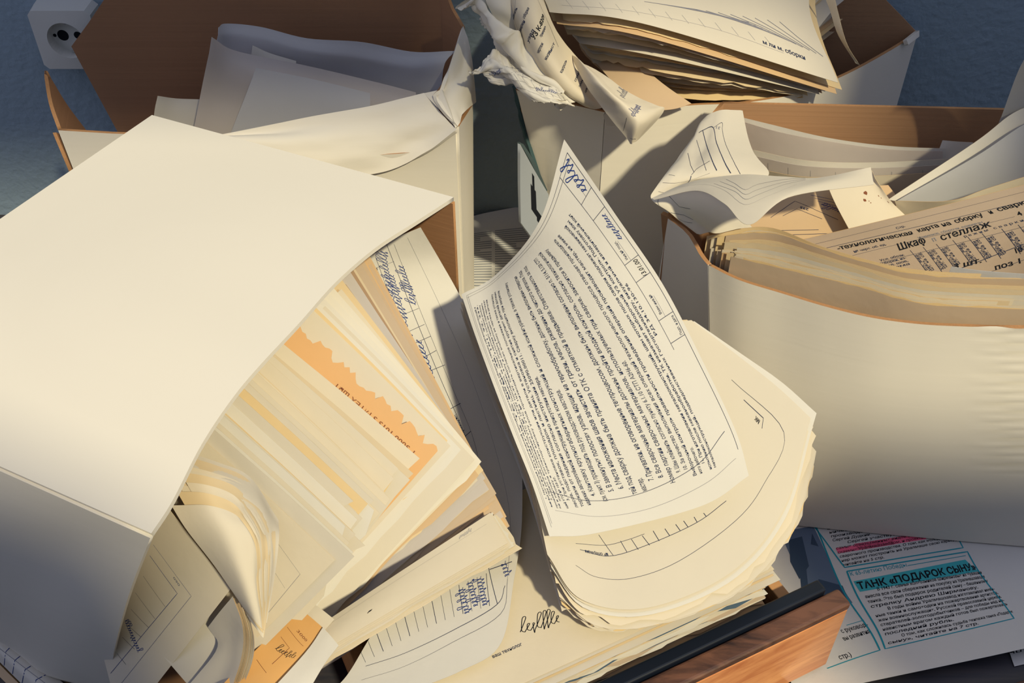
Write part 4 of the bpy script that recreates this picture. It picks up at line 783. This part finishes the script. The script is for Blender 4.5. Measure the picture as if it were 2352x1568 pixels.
o, ik = sheet('flap_sheet', FLP, 'cream', 'pointed pale sheet arched forward over the drawings, faint angle lines on it', 'drawing sheet', nu=48, nv=20, page=(250, 60))
FLAP = (o, ik)
# ------------------------------------------------------------------ writing on the loose sheets
def pcurve(ik, pts, w=.4, m='ink', n=8):
    P = np.asarray(pts, float)
    if len(P) > 2: P = cr1(P, n*(len(P)-1), smooth=len(P) > 3)
    ik.line([page_xy(ik, *p) for p in P], w, m)
def ptext(ik, t, p0, p1, h, m='ink', bold=0, shear=0):
    a_, b_ = page_xy(ik, *p0), page_xy(ik, *p1); d = b_-a_
    ik.text(t, a_[0], a_[1], h, float(np.hypot(*d)), m, bold, shear, math.atan2(d[1], d[0]))
def pscrib(ik, p0, p1, h, m='pen', w=.5, seed=1):
    a_, b_ = page_xy(ik, *p0), page_xy(ik, *p1); d = b_-a_
    ik.scribble(a_[0], a_[1], float(np.hypot(*d)), h, m, w, seed, math.atan2(d[1], d[0]))
# --- the long typed page
o, ik = TYPED
TXT = ['   1. Настоящий технологический процесс составлен на сборку и сварку металлоконструкций и', 'инструкциями ТБ.№№ 48, 101, 92, 233.', '   2. При наличии отверстий под захваты узлы поднимать за захват и кантовать согласно альбому',
 'производить с использованием УТС № 103-97 последних, а при отсутствии таковых приваривать', 'ки и кантовки согласно альбому УТС № 103-97. Сварку и сборку выполнять на чертежах', '   Кантовку и транспортировку узлов производить согласно альбому на чертежи деталей',
 'щий УТС № 103-97.\n', '   3. При установке конструкции или детали в вертикальное положение и также установку', 'лесов, подставок, площадок и лестниц. Установка и снятие крупных деталей должны', 'торжами от падения согласно инструкции 25090.00011. Сварку выполнять при закрепле',
 'надежно застроплённой конструкции в присутствии мастера.\n', '   4. Кантовку крупногабаритных конструкций и сложной конфигурации, а также установку', '(см. пункт 3) производить под руководством мастера.\n', '   5. В замкнутых полостях узлов, идущих на термообработку, должны быть выполнены отверстия',
 '   6. Места наложения швов зачистить от грязи, масла, ржавчины до чистого металла. Под', 'тей под сварку должна быть принята ОТК с отметкой в предъявке. Ответственность за под', 'мастер.\n', '   7. Прихватки, не оговоренные техпроцессом, должны быть выполнены согласно п. 5114, 5.120 СТП',
 '   8. Все сварочные материалы должны пройти входной контроль, согласно технологической', 'Номер партии сварочных материалов, используемых при сварке, заносится в предъявку', '   9. Швы клеймить согласно пункту 6.1.10 СТП А2Н6-60.\n', '   10. За качество выполнения всех операций технологического процесса отвечает производитель',
 'Выборочный контроль правильности проведения операций производит мастер, не менее', 'ного рабочего.\n', '   11. При изготовлении металлоконструкций, швы которых после сварки подлежат механической', 'испытанию после механообработки, ТК назначает выборочный УЗ контроль. Подготовку зоны',
 'металлоконструкций, подведомственных Госгортехнадзору, визуальный и измерительный конт', 'РД 34.10.130-96\n']
n = len(TXT); r_ = random.Random(5)
for k, t in enumerate(TXT):
    y = 19+k*5.75; full = not t.endswith('\n'); t = t.rstrip('\n'); ind = 9 if t.startswith(' ') else 0; t = t.strip()
    if k == n-1: ik.text(t, 150, y, 4.1, 44, 'ink', .012); continue
    ik.text(t, 33+ind, y, 4.1, (236-ind-r_.uniform(0, 4)) if full else None, 'ink', r_.choice([.008, .012, .016]), sx=.92)
for y, x0, x1, w_ in ((8, 10, 290, .3), (11, 14, 290, .3), (184, 135, 291, .45), (205, 40, 291, .5)): ik.line([(x0, y), (x1, y)], w_, 'ink')
ik.line([(287, 8), (287, 205)], .35, 'ink'); ik.line([(291, 8), (291, 205)], .35, 'ink')
for x in (262, 246, 205, 190, 158, 140): ik.line([(x, 184), (x, 205)], .4, 'ink')
for x in (262, 205, 158): ik.line([(x, 194), (x+17, 194)], .25, 'grey')
ik.text('Инв.№ подл.', 207, 192, 4, 16, 'ink', .01); ik.text('Взам.инв.№', 161, 192, 4, 16, 'ink', .01); ik.text('Подп. и дата', 141, 203, 4, 15, 'ink', .01)
ik.scribble(264, 199, 24, 9, 'pen', .8, seed=3); ik.scribble(221, 200, 24, 6, 'pen', .55, seed=12); ik.text('13.01.00', 189, 201, 7.5, 15, 'black', .01, .3)
pcurve(ik, [(1664, 990), (1600, 1068), (1480, 1130), (1360, 1150), (1258, 1128)], .5)
pcurve(ik, [(1690, 1052), (1620, 1110), (1500, 1165), (1380, 1186), (1275, 1172)], .35, 'grey')
ik.build(o, {'pen': 'signature_lettering'})
# --- the ruled form beneath it
o, ik = FORM2
pcurve(ik, [(1680, 872), (1800, 992), (1755, 1110), (1690, 1195), (1560, 1288), (1450, 1328), (1370, 1325), (1322, 1298)], .45, 'ink', 6)
pcurve(ik, [(1668, 1150), (1600, 1200), (1490, 1250), (1400, 1277), (1332, 1262)], .6, 'ink', 6)
pcurve(ik, [(1480, 1226), (1440, 1240), (1390, 1252), (1322, 1248)], .45, 'ink', 6)
for x0, y0, x1, y1 in ((1375, 1228, 1408, 1275), (1425, 1242, 1440, 1268), (1450, 1238, 1466, 1262), (1475, 1230, 1492, 1252), (1500, 1219, 1514, 1242), (1527, 1214, 1538, 1230), (1552, 1204, 1562, 1218), (1570, 1196, 1580, 1210), (1594, 1187, 1601, 1199), (1616, 1178, 1622, 1186)): pcurve(ik, [(x0, y0), (x1, y1)], .5)
ptext(ik, '№ операции', (1396, 1270), (1343, 1263), 5, 'ink', .015)
pcurve(ik, [(1708, 918), (1753, 960), (1750, 984)], .7, 'ink', 3); ptext(ik, 'МК', (1746, 966), (1736, 955), 5, 'black', .02)
ik.build(o)
# --- topmost drawer sheet
o, ik = DTOP
pscrib(ik, (1195, 1452), (1290, 1425), 9, 'black', .6, seed=6); ptext(ik, 'ваш технолог', (1132, 1512), (1200, 1482), 4, 'ink', .015)
pcurve(ik, [(1120, 1508), (1128, 1500)], .5); ik.build(o)
# --- nearest form of the fan (ruled frame, seen from its back edge)
o, ik = SHEET_L
pcurve(ik, [(353, 1250), (440, 1368), (270, 1580)], .45, 'pen', 4); pcurve(ik, [(345, 1275), (408, 1362), (255, 1545)], .7, 'pen', 4)
for (x0, y0, x1, y1) in ((330, 1322, 380, 1392), (312, 1360, 357, 1420), (302, 1398, 342, 1440), (290, 1430, 325, 1462), (282, 1462, 310, 1490), (270, 1500, 290, 1525)): pcurve(ik, [(x0, y0), (x1, y1)], .45, 'ink')
ptext(ik, '090', (398, 1326), (412, 1346), 4.5, 'grey', .02)
pscrib(ik, (288, 1425), (320, 1500), 9, 'pen', .8, seed=5); ik.build(o)
o, ik = SHEET_F
pcurve(ik, [(628, 1232), (690, 1318), (604, 1422)], .35, 'grey', 8); pcurve(ik, [(620, 1295), (655, 1350)], .3, 'grey', 2); pcurve(ik, [(612, 1328), (586, 1356), (608, 1402)], .3, 'grey', 5); ik.build(o, {'grey': 'pencil_marking'})
o, ik = CARD_O
ptext(ik, 'Т 3000 1013 3 МТЕХ шнТ', (958, 1040), (772, 878), 8, 'brownink', .012); ik.build(o, {'brownink': 'typed_lettering'})
o, ik = CARD_B
pcurve(ik, [(645, 1462), (665, 1488), (625, 1525)], .5, 'brownink', 2); pcurve(ik, [(660, 1440), (697, 1484)], .5, 'brownink', 2); pcurve(ik, [(590, 1515), (612, 1545)], .5, 'brownink', 2); pscrib(ik, (632, 1490), (675, 1510), 7, 'black', .5, seed=2)
ptext(ik, '3000', (680, 1448), (703, 1474), 5, 'brownink', .0); ik.build(o)
# --- the long form behind the fan: columns, rows and blue handwriting
o, ik = LONG
pcurve(ik, [(905, 560), (960, 700), (1030, 870), (1085, 1000), (1110, 1110)], .35, 'ink', 5)
pcurve(ik, [(936, 545), (1010, 700), (1080, 860), (1140, 1040), (1172, 1190), (1166, 1330)], .3, 'grey', 5)
pcurve(ik, [(888, 560), (950, 720), (1010, 865), (1052, 960), (1092, 1060), (1105, 1110)], .6, 'ink', 5)
pcurve(ik, [(862, 588), (915, 730), (985, 880), (1035, 980)], .5, 'ink', 5)
pcurve(ik, [(832, 618), (880, 730), (945, 860)], .35, 'grey', 4)
for x0, y0, x1, y1 in ((850, 620, 905, 600), (872, 690, 938, 652), (895, 735, 962, 708), (920, 770, 975, 745), (925, 800, 990, 772), (942, 838, 1002, 805), (962, 862, 1022, 838), (1022, 946, 1058, 926), (1068, 1002, 1082, 990)): pcurve(ik, [(x0, y0), (x1, y1)], .35, 'ink')
for k, (p0, p1, h, sd) in enumerate((((958, 880), (860, 655), 9, 1), ((915, 740), (885, 585), 10, 2), ((966, 860), (905, 640), 9, 3), ((1018, 930), (965, 780), 9, 4), ((955, 700), (925, 610), 9, 6), ((850, 640), (842, 585), 9, 7))): pscrib(ik, p0, p1, h, 'pen', .75, sd)
ptext(ik, 'Проверил', (1068, 998), (1046, 952), 7.5, 'ink', .02); ptext(ik, 'Подписал', (905, 700), (888, 655), 6, 'ink', .015); ptext(ik, 'Дата', (876, 645), (866, 615), 6, 'ink', .015)
# lower curled-under part
pcurve(ik, [(1160, 1345), (1140, 1390), (1040, 1448), (930, 1500), (840, 1530)], .55, 'ink', 6); pcurve(ik, [(1166, 1330), (1150, 1410), (1040, 1475), (930, 1530), (830, 1562)], .35, 'ink', 6)
for k in range(15):
    t = k/14; x1, y1 = 1125-t*285, 1392+t*130-16*math.sin(t*3.1); pcurve(ik, [(x1-8-t*8, y1-75+t*40), (x1, y1)], .3 if k % 3 else .5, 'ink')
pcurve(ik, [(1122, 1302), (1143, 1388)], .6, 'ink', 3); pcurve(ik, [(1125, 1308), (1176, 1290)], .6, 'ink', 3)
for k, (x, y, l) in enumerate(((1082, 1330, 60), (1103, 1322, 66), (1062, 1350, 56))): pscrib(ik, (x+16, y+l), (x, y), 7, 'pen', .6, 20+k)
pscrib(ik, (1170, 1320), (1160, 1290), 8, 'pen', .6, 31); ik.build(o)
# --- printed card
o, ik = PCARD
def cl(p0, p1, w_=.4, m='ink'): pcurve(ik, [p0, p1], w_, m)
cl((1872, 560), (2352, 440)); cl((1885, 572), (2352, 462), .7); cl((1920, 596), (2330, 497)); cl((1960, 620), (2352, 520), .45); cl((2180, 626), (2352, 560), .7); cl((2240, 636), (2352, 596), .4)
ptext(ik, '-технологическая', (1925, 574), (2098, 537), 9.5, 'black', .022); ptext(ik, 'карта', (2110, 533), (2158, 520), 9.5, 'black', .022); ptext(ik, 'на', (2166, 520), (2186, 515), 9.5, 'black', .022); ptext(ik, 'сборку', (2196, 512), (2260, 495), 9.5, 'black', .022); ptext(ik, 'и', (2274, 491), (2282, 489), 9.5, 'black', .022); ptext(ik, 'сварку', (2294, 485), (2370, 464), 9.5, 'black', .022)
ptext(ik, 'Шкаф', (2064, 575), (2130, 556), 14, 'black', .02, .35); ptext(ik, 'п', (2143, 555), (2154, 551), 9, 'grey', .015, .35); ptext(ik, 'стеллаж', (2162, 552), (2284, 517), 13, 'black', .015, .35)
ptext(ik, 'Наименов. сборочн. единицы', (2110, 548), (2258, 511), 4.5, 'grey', .012); ptext(ik, '№ черт. об. ед.', (1962, 580), (2036, 562), 4.5, 'ink', .015); ptext(ik, 'Стр.', (2060, 526), (2080, 520), 5, 'ink', .01)
ptext(ik, 'р е ж и м   с в а р к и', (2215, 545), (2352, 507), 4.5, 'ink', .01)
for k, x in enumerate((2090, 2120, 2150, 2188, 2222, 2255, 2300, 2338)):
    y0 = 574-(x-2090)*.235; cl((x, y0), (x+44, y0+58), .45)
    for q in range(3): ptext(ik, ['усл. вид', 'диам. эл.', 'шт. на сб.'][q], (x+46+q*5, y0+52-q*3), (x+14+q*5, y0+10-q*3), 3.4, 'ink', .015)
for q, t in enumerate(('Усл. обозн.', 'сборки, из-', 'дел. шов,', 'схема')): ptext(ik, t, (2022+q*5, 600+q*7), (2078+q*4, 586+q*7), 4, 'ink', .015)
ptext(ik, '3 шт.', (2190, 618), (2255, 602), 8, 'black', .02, .3); ptext(ik, '10', (2330, 582), (2352, 576), 8, 'black', .02, .3); ptext(ik, 'поз 1', (2285, 620), (2350, 602), 8, 'black', .02, .3); ptext(ik, '4', (2340, 496), (2352, 492), 9, 'black', .02, .3)
ik.build(o)
# --- drawings
o, ik = DRAW
pcurve(ik, [(1770, 500), (1826, 462), (1925, 505)], .5, 'ink', 2); pcurve(ik, [(1798, 496), (1830, 480), (1888, 503)], .5, 'ink', 2); ptext(ik, '295', (1858, 479), (1838, 474), 5, 'ink', .02)
for k in range(4): pcurve(ik, [(1862+k*8, 448+k*7), (1930+k*5, 462+k*8), (2010-k*10, 506-k*2)], .45, 'pen', 3)
pscrib(ik, (1960, 495), (1890, 465), 7, 'pen', .45, 9); pcurve(ik, [(1650, 515), (1760, 530), (1880, 528)], .5, 'ink', 3); pcurve(ik, [(1700, 528), (1800, 540), (1920, 536)], .5, 'ink', 3); ik.build(o)
o, ik = STAIN
for (x, y, s) in ((1988, 443, 6), (1986, 460, 4), (2018, 450, 2.5), (2024, 455, 2), (2040, 464, 4), (2000, 466, 1.5), (1996, 462, 1.2)):
    c = page_xy(ik, x, y); ik.poly([c+np.array([math.cos(t)*s*.35*r_.uniform(.7, 1.2), math.sin(t)*s*.6*r_.uniform(.7, 1.2)]) for t in np.linspace(0, 6.0, 9)], 'brownink')
ik.build(o, {'brownink': 'stain_print'})
o, ik = CRUM
for pts, w_ in (([(1640, 293), (1658, 282), (1659, 300), (1666, 330), (1685, 372), (1700, 400)], .5), ([(1605, 305), (1618, 298), (1638, 293), (1646, 330), (1665, 375), (1678, 398)], .9), ([(1614, 300), (1622, 330), (1636, 370), (1646, 392)], .9), ([(1600, 322), (1610, 355), (1622, 392)], .5), ([(1580, 352), (1586, 380), (1594, 396)], .5), ([(1630, 370), (1600, 388), (1588, 402)], .7), ([(1587, 404), (1578, 424)], 1.0), ([(1536, 402), (1550, 404)], .4), ([(1512, 440), (1540, 445), (1565, 430)], .5), ([(1522, 420), (1555, 420), (1590, 412), (1630, 398)], .4), ([(1512, 458), (1516, 476)], .6), ([(1535, 488), (1570, 494), (1592, 505)], .8), ([(1550, 505), (1590, 512)], .6), ([(1536, 450), (1560, 475), (1585, 480)], .6)): pcurve(ik, pts, w_, 'ink', 5)
ptext(ik, '31', (1655, 292), (1646, 290), 4, 'grey', .01); ik.build(o)
o, ik = FLAP
for d_ in range(3): pcurve(ik, [(1640+d_*14, 422-d_*5), (1688, 440-d_*9), (1712, 458-d_*11), (1740, 448-d_*12), (1800, 425-d_*6), (1850, 414-d_*2)], .4, 'grey', 4)
pcurve(ik, [(1560, 430), (1620, 424), (1665, 438), (1710, 470), (1760, 452), (1830, 424)], .35, 'faint', 4); ik.build(o, {'grey': 'angle_marking', 'faint': 'angle_line_marking'})
# --- heap by the wall
o, ik = REPT
for k in range(12):
    t = k/11; pcurve(ik, [(1480+t*310, 4+t*46), (1600+t*230, 22+t*62), (1720+t*170, 52+t*78)], .6, 'grey', 5)
for k in range(13): x = 1300+k*38; y = 12+k*k*.42+k*2; pcurve(ik, [(x, y-12), (x+16, y+8)], .4, 'faint', 2)
pcurve(ik, [(1290, 12), (1450, 26), (1640, 66), (1800, 122)], .35, 'faint', 5)
ptext(ik, 'м ли м. сборки', (1752, 100), (1850, 138), 5, 'ink', .02); ik.build(o)
o, ik = PSH
for k, (x, y, l) in enumerate(((1195, 50, 34), (1215, 70, 36), (1180, 20, 30), (1243, 62, 30), (1238, 100, 30), (1262, 100, 34), (1255, 118, 26), (1290, 140, 36), (1322, 165, 30), (1332, 182, 24), (1205, 20, 30), (1345, 196, 22))):
    ptext(ik, ['сварки', 'узел', 'деталь', 'приварить', 'чертеж', 'лист', 'монтаж', 'контроль', 'схема', 'план', 'сборка', 'цех'][k], (x, y+l*.8), (x+l*.35, y), 4.5, 'ink', .02)
ptext(ik, 'УЗ К-8209', (1228, 92), (1250, 38), 7, 'black', .03)
pcurve(ik, [(1235, 0), (1262, 60), (1282, 108)], .4, 'ink', 4); pcurve(ik, [(1185, 0), (1180, 40), (1200, 100)], .3, 'grey', 4); ik.build(o)
o, ik = SKIRT
for k in range(7): pcurve(ik, [(1170+k*20, 128+k*10), (1180+k*20, 170+k*9), (1200+k*18, 200+k*6)], .45, 'grey', 4); 
for k in range(4): pcurve(ik, [(1120, 160+k*8), (1190, 158+k*14), (1270, 195+k*12), (1300, 222+k*5)], .45, 'grey', 4)
pscrib(ik, (1128, 172), (1150, 165), 9, 'pen', .7, 3); pscrib(ik, (1230, 205), (1280, 215), 6, 'pen', .5, 4); ik.build(o, {'grey': 'grid_marking'})
o, ik = ROLL
pscrib(ik, (1455, 268), (1470, 245), 6, 'pen', .5, 3); pscrib(ik, (1430, 225), (1440, 210), 5, 'grey', .4, 4); pcurve(ik, [(1440, 270), (1432, 300)], .4, 'ink', 2); pcurve(ik, [(1447, 317), (1460, 319)], .5, 'ink', 2); ik.build(o)
for o in bpy.data.objects:
    if '_w' in o: del o['_w']
